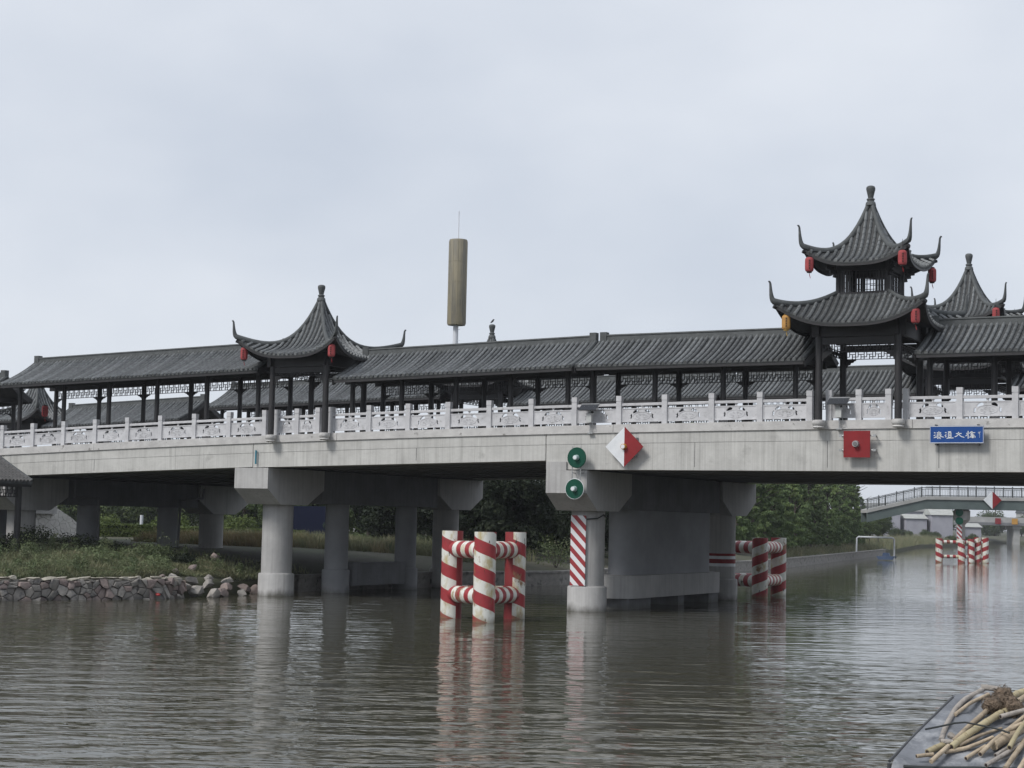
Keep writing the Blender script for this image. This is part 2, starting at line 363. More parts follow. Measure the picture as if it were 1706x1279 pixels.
def hz(x, y, d, z):
    if d < .4: return z
    a = min(1, d / 3)
    return z + a * (.14 * noise.noise(Vector((x * .35, y * .35, 0))) + .10 * noise.noise(Vector((x * 1.1, y * 1.1, 3))))
rows = []
for p, d in shore_pts():
    dv = Vector((d[0], d[1])).normalized(); row = []
    for dd, z in DV:
        x = p[0] + dv.x * dd; y = p[1] + dv.y * dd; row.append((x, y, hz(x, y, dd, z)))
    rows.append(row)
b = MB(); b.grid(rows); gnd = b.build('ground', M['soil'], smooth=60); tag(gnd, kind='structure')
b = MB(); b.add([(-3000, -1500, -2.6), (3000, -1500, -2.6), (3000, 3000, -2.6), (-3000, 3000, -2.6)], [(0, 1, 2, 3)])
tag(b.build('river_bed', M['bed']), kind='structure')
def ground_z(x, y):
    best = None
    for i in range(len(SH) - 1):
        (p, d), (q, e) = SH[i], SH[i + 1]
        vx, vy = q[0] - p[0], q[1] - p[1]; L2 = vx * vx + vy * vy
        t = max(0, min(1, ((x - p[0]) * vx + (y - p[1]) * vy) / L2)); dx, dy = x - p[0] - vx * t, y - p[1] - vy * t
        ds = math.hypot(dx, dy)
        if best is None or ds < best: best = ds
    for (a, za), (c, zc) in zip(DV[1:], DV[2:]):
        if a <= best <= c: return hz(x, y, best, za + (zc - za) * (best - a) / max(c - a, 1e-6))
    return 2.

# ------------------------------------------------------------------ the road bridge
def zd(x):
    """top of the kerb along the bridge"""
    f = lambda x: 8.277 - .0106 * x - .0004 * x * x
    if x < -66: return f(-66) + (x + 66) * .042
    if x > -14: return f(-14)
    return f(x)
bridge = empty('road_bridge', (-33.2, 10.5, 0), 'long concrete river bridge on round columns carrying grey tiled galleries', 'bridge')
def long_prism(name, mt, x0, x1, y0, y1, zt, zb, n=6, parent=bridge, rail=None):
    b = MB(); vv = []; fs = []
    xs = [x0 + (x1 - x0) * i / n for i in range(n + 1)]
    for x in xs:
        for y, z in ((y0, zb(x)), (y1, zb(x)), (y1, zt(x)), (y0, zt(x))): vv.append((x, y, z))
    for i in range(n):
        for k in range(4): fs.append((i * 4 + k, i * 4 + (k + 1) % 4, (i + 1) * 4 + (k + 1) % 4, (i + 1) * 4 + k))
    fs += [(0, 3, 2, 1), tuple(n * 4 + k for k in range(4))]
    b.add(vv, fs); return b.build(name, mt, parent)
SPANS = [(-95, -67.42, lambda x: zd(x) - 1.47), (-67.38, -50.32, lambda x: 5.80 + (x + 64.7) * .0345), (-50.28, -34.3, lambda x: 6.30 + (x + 49) * .0237),
         (-34.26, -8.03, lambda x: 6.26), (-7.97, 14, lambda x: 6.26)]
CW = 21.2
for (x0, x1, zb) in SPANS:
    for y0, y1 in ((-.02, .9), (CW - .9, CW)):
        long_prism('fascia_beam', M['fascia'], x0, x1, y0, y1, lambda x: zd(x) - .79, zb)
        if y0 < 0: long_prism('fascia_beam', M['fascia'], x0, x1, -.035, .88, lambda x: zd(x) - .34, lambda x: zd(x) - .82)
        else: long_prism('fascia_beam', M['fascia'], x0, x1, CW - .88, CW + .015, lambda x: zd(x) - .34, lambda x: zd(x) - .82)
    nb = 16; w = (CW - 1.84) / nb
    for i in range(nb):
        ya = .92 + i * w
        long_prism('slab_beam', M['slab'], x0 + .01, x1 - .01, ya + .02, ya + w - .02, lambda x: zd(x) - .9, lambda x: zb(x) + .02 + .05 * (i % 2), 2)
for x0, x1 in ((-95, -60.4), (-60.38, -49.35), (-49.33, -45.4), (-45.38, -31.0), (-30.98, -21.9), (-21.88, -17.9), (-17.88, 14)):
    long_prism('kerb', M['kerb'], x0, x1, -.1, 1.0, zd, lambda x: zd(x) - .357)
    long_prism('kerb', M['kerb'], x0, x1, CW - 1.0, CW + .08, zd, lambda x: zd(x) - .357)
long_prism('footway', M['paving'], -95, 14, 1.003, 4.6, lambda x: zd(x) - .04, lambda x: zd(x) - .5, 40)
long_prism('footway', M['paving'], -95, 14, 16.6, CW - 1.003, lambda x: zd(x) - .04, lambda x: zd(x) - .5, 40)
long_prism('carriageway', M['asphalt'], -95, 14, 4.603, 16.597, lambda x: zd(x) - .2, lambda x: zd(x) - .6, 40)

def pier(xa, zt, ztl, cols, side=0, old=None):
    """hammerhead cap with a column under each head; zt right-hand ledge, ztl left-hand ledge"""
    def head(y0, y1, zb, zc, fl0, fl1):
        return y0, y1, zb, zc, fl0, fl1
    b = MB(); zb = zt - 1.75; zs = zt - 1.0
    prof = [(-.12, zt), (-.12, zs), (1.0, zb), (3.3, zb), (4.7, zs + .02), (4.7, zt)]
    b.prism(prof, 0, xa - 1.0, xa + 1.0); b2 = MB()
    prof2 = [(CW + .12 - 0, zt), (CW + .12, zs), (19.9, zb), (17.7, zb), (16.3, zs + .02), (16.3, zt)]
    b2.prism(prof2, 0, xa - 1.0, xa + 1.0)
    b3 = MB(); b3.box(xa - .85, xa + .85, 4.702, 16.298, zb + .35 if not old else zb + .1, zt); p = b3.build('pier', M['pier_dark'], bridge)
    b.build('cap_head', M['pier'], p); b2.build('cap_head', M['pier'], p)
    if ztl > zt + .05:
        b = MB(); b.box(xa - 1.0, xa - .02, -.12, 4.7, zt + .002, ztl); b.build('ledge', M['pier'], p)
        b = MB(); b.box(xa - 1., xa - .02, 16.3, CW + .12, zt + .002, ztl); b.build('ledge', M['pier'], p)
    for y, r, zf in cols:
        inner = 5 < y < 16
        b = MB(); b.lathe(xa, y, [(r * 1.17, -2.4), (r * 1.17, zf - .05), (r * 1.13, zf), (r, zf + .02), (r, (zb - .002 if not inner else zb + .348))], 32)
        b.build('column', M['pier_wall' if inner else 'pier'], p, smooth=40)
    if old == 'wall':
        b = MB(); prf = []
        for k in range(9): a = math.pi + math.pi * k / 8; prf.append((xa + .72 * math.cos(a), 6.2 + .9 * math.sin(a)))
        for k in range(9): a = math.pi * k / 8; prf.append((xa + .72 * math.cos(a), 15.0 + .9 * math.sin(a)))
        b.prism(prf, 2, 1.55, zb + .098); b.build('wall', M['pier_wall'], p, smooth=40)
        b = MB(); prf = []
        for k in range(9): a = math.pi + math.pi * k / 8; prf.append((xa + 1.15 * math.cos(a), 5.2 + 1.1 * math.sin(a)))
        for k in range(9): a = math.pi * k / 8; prf.append((xa + 1.15 * math.cos(a), 15.4 + 1.1 * math.sin(a)))
        b.prism(prf, 2, .5, 1.548); b.build('pile_cap', M['pier'], p, smooth=40)
        for y0, y1 in ((4.6, 7.2), (10.6, 11.3), (14.6, 15.9)):
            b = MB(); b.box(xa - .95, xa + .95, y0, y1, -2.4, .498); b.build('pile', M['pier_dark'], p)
    if old == 'tie':
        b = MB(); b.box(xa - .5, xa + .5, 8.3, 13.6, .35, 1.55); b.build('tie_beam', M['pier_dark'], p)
    return p
OUT = [(2.2, .76, 1.1), (18.75, .76, 1.1)]
p1 = pier(-67.4, 5.70, 5.70, [(2.2, .76, 1.2), (18.75, .76, 1.2), (7.46, .62, 1.2), (14.5, .62, 1.2)])
p2 = pier(-50.3, 6.25, 6.25, OUT + [(7.46, .62, 1.2), (14.35, .60, 1.2)], old='tie')
p3 = pier(-33.2, 6.22, 6.6, OUT, old='wall')
p4 = pier(-8.0, 6.22, 6.22, OUT, old='wall')
# painted bands on the far column of the third pier
for z0, z1, k in ((1.77, 1.93, 'sign_white'), (1.935, 2.16, 'sign_red'), (2.165, 2.32, 'sign_white'), (2.325, 2.46, 'sign_red')):
    b = MB(); b.tube([(-33.2, 18.75, z0), (-33.2, 18.75, z1)], .768, 32, cap=False); b.build('painted_band', M[k], p3, smooth=40)
# drain pipes on the first pier
b = MB(); b.tube([(-66.2, 4.95, 5.66), (-66.2, 4.95, 4.72), (-66.2, 6.95, 4.72), (-66.2, 7.05, 2.0)], .075, 8); b.build('drain_pipe', M['pipe_grey'], bridge)
b = MB(); b.tube([(-66.2, 16.4, 5.5), (-66.2, 16.3, 4.9), (-66.2, 14.2, 4.7), (-66.2, 14.05, 1.8)], .075, 8); b.build('drain_pipe', M['pipe_grey'], bridge)
b = MB(); b.tube([(-50.05, -.13, 7.1), (-50.05, -.13, 6.43)], .045, 8); b.build('drain_pipe', M['teal'], bridge)
b = MB(); b.tube([(-32.6, 2.9, 3.9), (-32.55, 2.85, 4.2), (-32.3, 1.9, 4.3), (-32.45, 1.62, 4.15), (-32.9, 1.4, 4.1)], .03, 6); b.build('cable', M['rope'], bridge)
# formwork joints stand proud as thin ribs on the fascia
for x in (-60.39, -41.0, -27.2, -21.4, -16.85):
    b = MB(); b.box(x - .012, x + .012, -.026, -.021, 6.4 if x > -34 else zd(x) - 1.4, zd(x) - .83); b.build('joint', M['slab'], bridge)

# ------------------------------------------------------------------ stone balustrades
def panel_mesh(w, name):
    """pierced carved panel, origin at its bottom centre, front towards -y"""
    z0, z1 = .10, .70
    cu = bpy.data.curves.new('panel_outline', 'CURVE'); cu.dimensions = '2D'; cu.fill_mode = 'BOTH'; cu.extrude = .045
    def spl(pts):
        s = cu.splines.new('POLY'); s.points.add(len(pts) - 1)
        for p, q in zip(s.points, pts): p.co = (q[0], q[1], 0, 1)
        s.use_cyclic_u = True
    spl([(-w / 2, z0), (w / 2, z0), (w / 2, z1), (-w / 2, z1)])
    k = min(1, w / 1.91)
    for sg in (-1, 1):
        bean = []
        for i in range(14):
            a = 2 * math.pi * i / 14; x = .14 * math.cos(a); z = .065 * math.sin(a) - .9 * max(0, x * 1.0) ** 1 * .6
            bean.append((sg * (.285 + x) * k, .575 + z))
        spl(bean)
        spl([(sg * k * x, z) for x, z in ((.47, .47), (.56, .37), (.515, .37), (.555, .25), (.475, .25), (.45, .35))])
        spl([(sg * k * (.12 + .02 * math.cos(a * math.pi / 3)), .19 + .022 * math.sin(a * math.pi / 3)) for a in range(6)])
    o = bpy.data.objects.new('tmp', cu); COL.objects.link(o)
    dg = bpy.context.evaluated_depsgraph_get(); me = bpy.data.meshes.new_from_object(o.evaluated_get(dg))
    bpy.data.objects.remove(o); bm = bmesh.new(); bm.from_mesh(me)
    bmesh.ops.transform(bm, matrix=Matrix.Rotation(rad(90), 4, 'X'), verts=bm.verts)
    b = MB()
    for x0, x1, za, zb_ in ((-w / 2, w / 2, z0, z0 + .045), (-w / 2, w / 2, z1 - .045, z1), (-w / 2, -w / 2 + .06, z0 + .046, z1 - .046), (w / 2 - .06, w / 2, z0 + .046, z1 - .046)):
        b.box(x0, x1, -.062, -.046, za, zb_)
    # raised scroll work
    ring = [(.40 * k * math.cos(2 * math.pi * i / 24), -.046, .36 + .17 * math.sin(2 * math.pi * i / 24)) for i in range(25)]
    b.tube(ring, .014, 6, cap=False)
    for sg in (-1, 1):
        for cx, cz, rr in ((.22, .33, .07), (.08, .40, .06), (.12, .26, .05)):
            b.tube([(sg * k * cx + rr * (1 - i / 14) * math.cos(i * .75), -.047, cz + rr * (1 - i / 14) * math.sin(i * .75)) for i in range(12)], .012, 5)
    t = b.mesh('t', M['stone']); bm.from_mesh(t); bpy.data.meshes.remove(t)
    # little urn supports between the panel and the handrail
    bm.to_mesh(me); bm.free(); me.materials.clear(); me.materials.append(M['stone']); me.name = name; return me
PANEL = panel_mesh(1.90, 'panel'); PANEL_S = panel_mesh(.99, 'panel')
b = MB(); b.box(-.12, .12, -.12, .12, -.02, 1.0); b.box(-.105, .105, -.105, .105, 1.0, 1.022); b.box(-.125, .125, -.125, .125, 1.022, 1.25)
POST = b.mesh('post', M['stone'])
def sheared(w, parts, name):
    bb = MB()
    for a in parts: bb.box(*a)
    return bb.mesh(name, M['stone'])
def rail_mesh(w, slope):
    bb = MB()
    for (za, zb_, hy) in ((.81, .925, .075),):
        vv = [(x, y, z + slope * x) for x in (-w / 2, w / 2) for y, z in ((-hy, za), (hy, za), (hy, zb_ - .02), (hy - .03, zb_), (-hy + .03, zb_), (-hy, zb_ - .02))]
        bb.add(vv, [(0, 1, 2, 3, 4, 5), (11, 10, 9, 8, 7, 6)] + [(i, i + 6, (i + 1) % 6 + 6, (i + 1) % 6) for i in range(6)])
    return bb.mesh('handrail', M['stone'])
b = MB(); b.lathe(0, 0, [(.05, .70), (.05, .715), (.035, .74), (.06, .78), (.075, .81)], 10)
for i in (-1, 1): b.prism([(i * .45, .70), (i * .5, .70), (i * .58, .81), (i * .4, .81)], 1, -.04, .04) if False else None
URN = b.mesh('urn', M['stone'], smooth=50)
def balustrade(xs, label, y=.12):
    t = empty('stone_balustrade', (xs[0], y, zd(xs[0])), label, 'balustrade', 'stone balustrades along the bridge edge')
    for x in xs: place('post', POST, t, (x, y, zd(x)))
    for a, c in zip(xs, xs[1:]):
        xm = (a + c) / 2; w = c - a - .24; zm = zd(xm); sl_ = (zd(c) - zd(a)) / (c - a)
        me = PANEL if w > 1.5 else PANEL_S
        o = place('panel', me, t, (xm, y, zm)); bw = 1.90 if w > 1.5 else .99
        sh = Matrix.Identity(4); o.scale.x = w / bw; o.rotation_euler = (0, -math.atan(sl_), 0)
        hr = place('handrail', RAILS.setdefault((round(w, 2), round(sl_, 3)), rail_mesh(w, sl_)), t, (xm, y, zm))
        place('urn', URN, t, (xm, y, zm))
    return t
RAILS = {}
A = 2.15
S0 = [-64.79 + A * i for i in range(-6, 8)]; S1 = [-45.84 + A * i for i in range(12)]; S2 = [-18.2 + A * i for i in range(8)]
SP1 = [-49.03, -47.81, -46.60]; SP2 = [-21.37, -20.12, -18.9]
balustrade(S0, 'pale stone balustrade under the leftmost gallery, left of the single roofed pavilion')
balustrade(SP1, 'short pale stone balustrade between the front columns of the single roofed pavilion')
balustrade(S1, 'long pale stone balustrade between the two near pavilions, over the green discs')
balustrade(SP2, 'short pale stone balustrade between the front columns of the double roofed pavilion')
balustrade(S2, 'pale stone balustrade right of the double roofed pavilion, above the blue name board')

# ------------------------------------------------------------------ roofs
def half_row(name, pts, nrm, lat, r=.063, steps=None, cap=True, mt=None, origin=None):
    """a row of overlapping half-round cover tiles along pts (eave first)"""
    vv = []; fs = []; nseg = 4; N = len(pts)
    rings = []
    for i in range(N - 1):
        rings += [(pts[i], nrm[i], r * 1.12), (pts[i + 1], nrm[i + 1], r * .9)]
    for p, nn, rr in rings:
        for k in range(nseg + 1):
            a = math.pi * k / nseg; vv.append(Vector(p) + lat * math.cos(a) * rr + nn * math.sin(a) * rr * 1.35)
    q = nseg + 1
    for i in range(len(rings) - 1):
        for k in range(nseg): fs.append((i * q + k, i * q + k + 1, (i + 1) * q + k + 1, (i + 1) * q + k))
    fs.append(tuple(range(q)))
    b = MB(); b.add(vv, fs)
    # round end tile hanging at the eave
    c = Vector(pts[0]); t = (Vector(pts[0]) - Vector(pts[1])).normalized(); dsc = []
    for k in range(8):
        a = 2 * math.pi * k / 8; dsc.append(c + t * .012 + lat * math.cos(a) * r * 1.2 + nrm[0] * (math.sin(a) * r * 1.2 + .01))
    b.add(dsc + [v - t * .05 for v in dsc], [tuple(range(8)), tuple(range(15, 7, -1))] + [(k, k + 8, (k + 1) % 8 + 8, (k + 1) % 8) for k in range(8)])
    return b
# gallery roof profile (y from the eave, z above the eave), gently concave
GP = [(0, 0), (.28, .115), (.56, .235), (.84, .36), (1.12, .495), (1.40, .64), (1.68, .795), (1.96, .96), (2.24, 1.14), (2.52, 1.33), (2.60, 1.39)]
def gnorm(i, P=GP):
    a = P[max(0, i - 1)]; c = P[min(len(P) - 1, i + 1)]; t = Vector((0, c[0] - a[0], c[1] - a[1])).normalized(); return Vector((0, -t.z, t.y))
_pts = [Vector((0, y, z + .045)) for y, z in GP]
G_ROW = half_row('tile_row', _pts, [gnorm(i) for i in range(len(GP))], Vector((1, 0, 0))).mesh('tile_row', M['tile'], smooth=50)
def lattice_mesh(w, h, name='lattice', t=.028, unit=.36):
    """hanging fretwork w wide and h high, origin at its top centre, in the xz plane"""
    b = MB()
    def vb(x, z0, z1): b.box(x - t / 2, x + t / 2, -.02, .02, z0, z1)
    def hb(x0, x1, z): b.box(x0, x1, -.018, .018, z - t / 2, z + t / 2)
    hb(-w / 2, w / 2, -t / 2); hb(-w / 2, w / 2, -h + t / 2)
    n = max(2, round(w / unit)); u = w / n
    for i in range(n):
        x = -w / 2 + i * u
        vb(x + t / 2, -h, 0); vb(x + u * .34, -h * .66, 0); vb(x + u * .67, -h, -h * .34)
        hb(x, x + u * .34, -h * .66); hb(x + u * .34, x + u, -h * .34); hb(x + u * .67, x + u, -h * .66)
    vb(w / 2 - t / 2, -h, 0)
    return b.mesh(name, M['wood'])
def bracket_mesh():
    b = MB(); b.prism([(0, 0), (.42, 0), (.42, -.05), (.34, -.07), (.30, -.13), (.20, -.14), (.17, -.22), (.07, -.24), (.05, -.34), (0, -.36)], 1, -.025, .025)
    return b.mesh('bracket', M['wood'])
BRK = bracket_mesh()
LAT = {}
def lat(w, h):
    k = (round(w, 2), round(h, 2))
    if k not in LAT: LAT[k] = lattice_mesh(*k)
    return LAT[k]
YE, YF, YR, YB, YK = -.75, .5, 1.85, 3.2, 4.45       # eave, front columns, ridge, back columns, rear eave
def gallery(x0, x1, ze0, ze1, cols, label, rx0=None, rx1=None):
    ze = lambda x: ze0 + (ze1 - ze0) * (x - x0) / (x1 - x0)
    sl_ = (ze1 - ze0) / (x1 - x0)
    t = empty('covered_gallery', ((x0 + x1) / 2, YR, zd((x0 + x1) / 2)), label, 'gallery', 'tiled galleries along the bridge')
    # roof body: stepped pan-tile courses in front, plain slope behind, soffit below
    b = MB(); prof = []
    for i, (y, z) in enumerate(GP):
        prof.append((YE + y, z + (.022 if i else 0)));
        if 0 < i < len(GP) - 1: prof.append((YE + y, z - .008))
    back = [(YK - y, z) for y, z in reversed(GP) if y > .5]
    top = prof + back[1:]
    low = [(YK - .58, .18), (YK - 1.25, .34), (YR, 1.18), (YE + 1.27, .34), (YE + .02, -.05)]
    poly = top + low; n = len(poly)
    vv = [(x, y, z + ze(x)) for x in (x0, x1) for y, z in poly]
    fs = [(i, i + n, (i + 1) % n + n, (i + 1) % n) for i in range(n)]
    b.add(vv, fs)
    k = len(top)
    for base in (0, n):     # gable ends as strips between the upper and lower outline
        b2 = [base + i for i in range(n)]
        b.f.append(b2 if base else b2[::-1]); b.mi.append(0)
    roof = b.build('roof', M['tile_pan'], t)
    nr = max(2, round((x1 - x0 - .3) / .25)); st = (x1 - x0 - .3) / nr
    for i in range(nr + 1):
        x = x0 + .15 + st * i; place('tile_row', G_ROW, roof, (x + R.uniform(-.012, .012), YE + R.uniform(-.018, .012), ze(x) + R.uniform(-.004, .012)), (0, 0, R.uniform(-.005, .005)))
    b = MB(); h = .30
    vv = [(x, y, z + ze(x)) for x in (x0 + .05, x1 - .05) for y, z in ((YR - .13, 1.33), (YR + .13, 1.33), (YR + .10, 1.33 + h), (YR - .10, 1.33 + h))]
    b.add(vv, [(0, 1, 2, 3), (7, 6, 5, 4), (0, 4, 5, 1), (1, 5, 6, 2), (2, 6, 7, 3), (3, 7, 4, 0)])
    vv = [(x, y, z + ze(x)) for x in (x0 + .03, x1 - .03) for y, z in ((YR - .14, 1.632), (YR + .14, 1.632), (YR + .12, 1.69), (YR - .12, 1.69))]
    b.add(vv, [(0, 1, 2, 3), (7, 6, 5, 4), (0, 4, 5, 1), (1, 5, 6, 2), (2, 6, 7, 3), (3, 7, 4, 0)])
    for x in (x0 + .16, x1 - .16): b.box(x - .16, x + .16, YR - .15, YR + .15, ze(x) + 1.30, ze(x) + 1.80)
    b.build('ridge', M['ridge'], roof)
    for y, dz in ((YE + .05, -.12), (YK - .61, .12)):     # eave boards
        b = MB(); b.bar((x0 + .02, y, ze(x0) + dz + .02), (x1 - .02, y, ze(x1) + dz + .02), .05, .10); b.build('eave_board', M['wood_lit'], roof)
    for x, d in ((x0, -1), (x1, 1)):                        # verge rows and barge boards
        b = MB()
        for sgn, yy in ((1, YE), (-1, YK)):
            pts = [(x - d * .03, yy + sgn * y, z + ze(x) + .06) for y, z in GP if sgn > 0 or y > .5]; b.tube(pts, .085, 6)
        b.build('verge', M['ridge'], roof, smooth=50)
        b = MB()
        for sgn, yy in ((1, YE), (-1, YK)):
            for (ya, za), (yb, zb_) in zip(GP[::3], GP[3::3] + [GP[-1]]):
              if sgn > 0 or ya > .5: b.bar((x + d * .035, yy + sgn * ya, za + ze(x) - .14), (x + d * .035, yy + sgn * yb, zb_ + ze(x) - .14), .05, .24)
        b.build('barge_board', M['wood_lit'], roof)
    zc = lambda x: ze(x) + .32
    for x in cols:
        for y in (YF, YB):
            b = MB(); b.cyl(x, y, zd(x) - .04, zc(x), .125, .115, 12); c = b.build('column', M['wood'], t, smooth=50)
            b = MB(); b.lathe(x, y, [(.17, zd(x) - .05), (.2, zd(x) + .04), (.17, zd(x) + .14)], 14); b.build('column_base', M['stone'], c, smooth=50)
        b = MB(); b.bar((x, YF - .35, zc(x) - .1), (x, YB + .35, zc(x) - .1), .12, .22); b.cyl(x, YR, zc(x) + .01, ze(x) + 1.2, .08, None, 8)
        b.build('tie_beam', M['wood'], t)
    xa, xb = cols[0], cols[-1]
    for y in (YF, YB):
        b = MB(); b.bar((xa - .45, y, ze(xa) + .14 - .45 * sl_), (xb + .45, y, ze(xb) + .14 + .45 * sl_), .14, .3); b.build('beam', M['wood'], t)
    b = MB(); b.bar((xa - .45, YF, ze(xa) - .07), (xb + .45, YF, ze(xb) - .07), .03, .14); b.build('frieze_board', M['wood'], t)
    for a, c in zip(cols, cols[1:]):
        w = c - a - .26; xm = (a + c) / 2
        place('lattice', lat(w, .46), t, (xm, YB, ze(xm) - .02), (0, -math.atan(sl_), 0))
        for sx, px in ((1, a + .12), (-1, c - .12)):
            place('bracket', BRK, t, (px, YB, ze(px) - .48), None, (sx * .75, 1, .6))
            place('bracket', BRK, t, (px, YF, ze(px) - .14), None, (sx * .55, 1, .5))
        # low seat along the road side
        b = MB(); b.bar((a + .12, YB, zd(a) + .44), (c - .12, YB, zd(c) + .44), .3, .06); b.build('bench', M['wood'], t)
        o = place('lattice', lat(w, .34), t, (xm, YB - .02, zd(xm) + .40))
    return t
def seq(a, n, s): return [a + s * i for i in range(n)]
g0 = gallery(-80, -68.6, 9.36, 9.80, seq(-79.2, 4, 3.3), 'lower tiled gallery at the left edge of the bridge, beyond the leftmost long gallery')
g1 = gallery(-66.5, -49.7, 10.52, 10.97, [-66.2, -63.1, -60.02, -56.85, -53.66, -50.5], 'longest near tiled gallery, left of the single roofed pavilion')
g2 = gallery(-45.25, -32.75, 10.40, 10.70, [-44.95, -42.2, -39.25, -36.4, -33.5], 'near tiled gallery right of the single roofed pavilion, below the mast')
g3 = gallery(-32.55, -22.2, 10.70, 10.74, [-32.3, -29.3, -26.15, -22.95], 'near tiled gallery left of the double roofed pavilion, above the diamond sign')
g4 = gallery(-17.6, -5.0, 10.88, 10.92, [-17.35, -14.8, -11.6, -8.4, -5.4], 'near tiled gallery at the right edge, above the blue name board')

# ------------------------------------------------------------------ pavilions
class Roof:
    def __init__(s, cx, cy, h, ze, G, lift, flare=.16, s_top=.985): s.__dict__.update(cx=cx, cy=cy, h=h, ze=ze, G=G, lift=lift, flare=flare, s_top=s_top)
    def P(s, k, u, ss, dz=0.):
        d = s.h * (1 - ss); t = max(-1, min(1, u / d)) if d > 1e-6 else 0
        lf = s.lift * abs(t) ** 3 * (1 - ss) ** 2.3; fl = s.flare * abs(t) ** 4 * (1 - ss) ** 4
        x, y = u + math.copysign(fl, t) * (1 if abs(t) > 1e-9 else 0), -(d + fl); z = s.ze + s.G(ss) + lf + dz
        for _ in range(k): x, y = -y, x
        return Vector((s.cx + x, s.cy + y, z))
    def lat(s, k):
        x, y = 1, 0
        for _ in range(k): x, y = -y, x
        return Vector((x, y, 0))
def roof_parts(rf, parent, name, row_r=.063, pitch=.25, horn=1.0, faces=(0, 1, 2, 3)):
    b = MB(); NS = 15; NT = 16
    ss = [rf.s_top * (i / NS) for i in range(NS + 1)]
    for k in range(4):
        rows = []
        for i, s_ in enumerate(ss):
            for dz in ((.02, -.012) if 0 < i < NS else (0,)):
                rows.append([rf.P(k, rf.h * (1 - s_) * (2 * j / NT - 1), s_, dz) for j in range(NT + 1)])
        b.grid(rows)
        # eave edge and soffit
        lowr = [[rf.P(k, rf.h * (1 - s_) * (2 * j / NT - 1) * .995, s_, dz) for j in range(NT + 1)] for s_, dz in ((0.0, 0), (0.003, -.06), (.10, -.13), (.35, -.17), (min(.6, rf.s_top), -.2))]
        b.grid(lowr)
    roof = b.build(name, M['tile_pan'], parent, recalc=False)
    for k in faces:
        n = int(rf.h * 2 / pitch); st = 2 * rf.h / (n + 1); L = rf.lat(k)
        for i in range(n):
            u = -rf.h + st * (i + 1); smax = min(rf.s_top, 1 - (abs(u) + .05) / rf.h)
            if smax < .05: continue
            m_ = max(3, int(smax * 16)); pts = [rf.P(k, u, smax * q / m_, .04) for q in range(m_ + 1)]
            nr = []
            for q in range(m_ + 1):
                tt = (pts[min(q + 1, m_)] - pts[max(0, q - 1)]).normalized(); nn = L.cross(tt).normalized(); nr.append(nn if nn.z > 0 else -nn)
            half_row('tile_row', pts, nr, L, row_r).build('tile_row', M['tile'], roof, smooth=50)
        # eave board following the curve
        b = MB(); ed = [rf.P(k, rf.h * (2 * j / 20 - 1) *   .98, .014, -.115) for j in range(21)]
        for p, q in zip(ed, ed[1:]): b.bar(p, q, .05, .085)
        b.build('eave_board', M['wood_lit'], roof)
    for k in range(4):       # hip ridges with upswept horns
        o = Vector((1, -1, 0)).normalized()
        for _ in range(k): o = Vector((-o.y, o.x, 0))
        path = [rf.P(k, rf.h * (1 - s_), s_, .09) for s_ in [rf.s_top * q / 16 for q in range(16, -1, -1)]]
        rr = [.085 + .055 * q / 16 for q in range(17)]
        c = path[-1]
        for ox, oz, r_ in ((.045, .045, .125), (.085, .13, .11), (.115, .25, .092), (.135, .40, .075), (.15, .57, .06), (.165, .73, .05), (.20, .80, .045), (.25, .80, .03)):
            path.append(c + o * ox * horn + Vector((0, 0, oz * horn))); rr.append(r_)
        b = MB(); b.tube(path, rr, 8, sx=.8); b.build('hip_ridge', M['ridge'], roof, smooth=50)
        b = MB(); cc = rf.P(k, rf.h, 0, -.02) + o * .02
        b.tube([cc - o * .6 + Vector((0, 0, -.30)), cc + Vector((0, 0, -.10))], [.09, .075], 6); b.build('corner_rafter', M['wood'], roof)
    return roof
def finial(parent, x, y, z, h):
    b = MB(); b.lathe(x, y, [(.22, z - .12), (.20, z), (.13, z + .08), (.17, z + .12), (.17, z + .16), (.11, z + .2), (.115, z + .32 * h), (.15, z + .55 * h), (.185, z + .75 * h), (.19, z + .85 * h), (.165, z + .94 * h), (.10, z + .99 * h), (.02, z + h)], 16)
    b.build('finial', M['ridge'], parent, smooth=60)
def pav_frame(t, cx, cy, hx, hy, ztop, latz):
    for sx in (-1, 1):
        for sy in (-1, 1):
            x, y = cx + sx * hx, cy + sy * hy; z0 = zd(x)
            b = MB(); b.cyl(x, y, z0 - .0, ztop, .15, .14, 16); c = b.build('column', M['wood_lit'], t, smooth=50)
            b = MB(); b.lathe(x, y, [(.20, z0 - .34), (.235, z0 - .30), (.22, z0 - .26), (.20, z0 - .24), (.25, z0 - .2), (.27, z0 - .1), (.25, z0 - .02), (.2, z0 + .0)], 18); b.build('column_base', M['kerb'], c, smooth=50)
    for sy in (-1, 1):
        y = cy + sy * hy
        b = MB(); b.bar((cx - hx - .3, y, ztop - .02), (cx + hx + .3, y, ztop - .02), .16, .64); b.build('beam', M['wood'], t)
        b = MB(); b.bar((cx - hx, y, ztop - .5), (cx + hx, y, ztop - .5), .07, .26); b.build('beam', M['wood'], t)
        place('lattice', lat(2 * hx - .3, .34), t, (cx, y, latz))
        for sx, px in ((1, cx - hx + .14), (-1, cx + hx - .14)): place('bracket', BRK, t, (px, y, latz - .34), None, (sx, 1, 1))
    for sx in (-1, 1):
        x = cx + sx * hx
        b = MB(); b.bar((x, cy - hy - .3, ztop - .01), (x, cy + hy + .3, ztop - .01), .15, .6); b.build('beam', M['wood'], t)
        place('lattice', lat(2 * hy - .3, .34), t, (x, cy, latz), (0, 0, rad(90)))
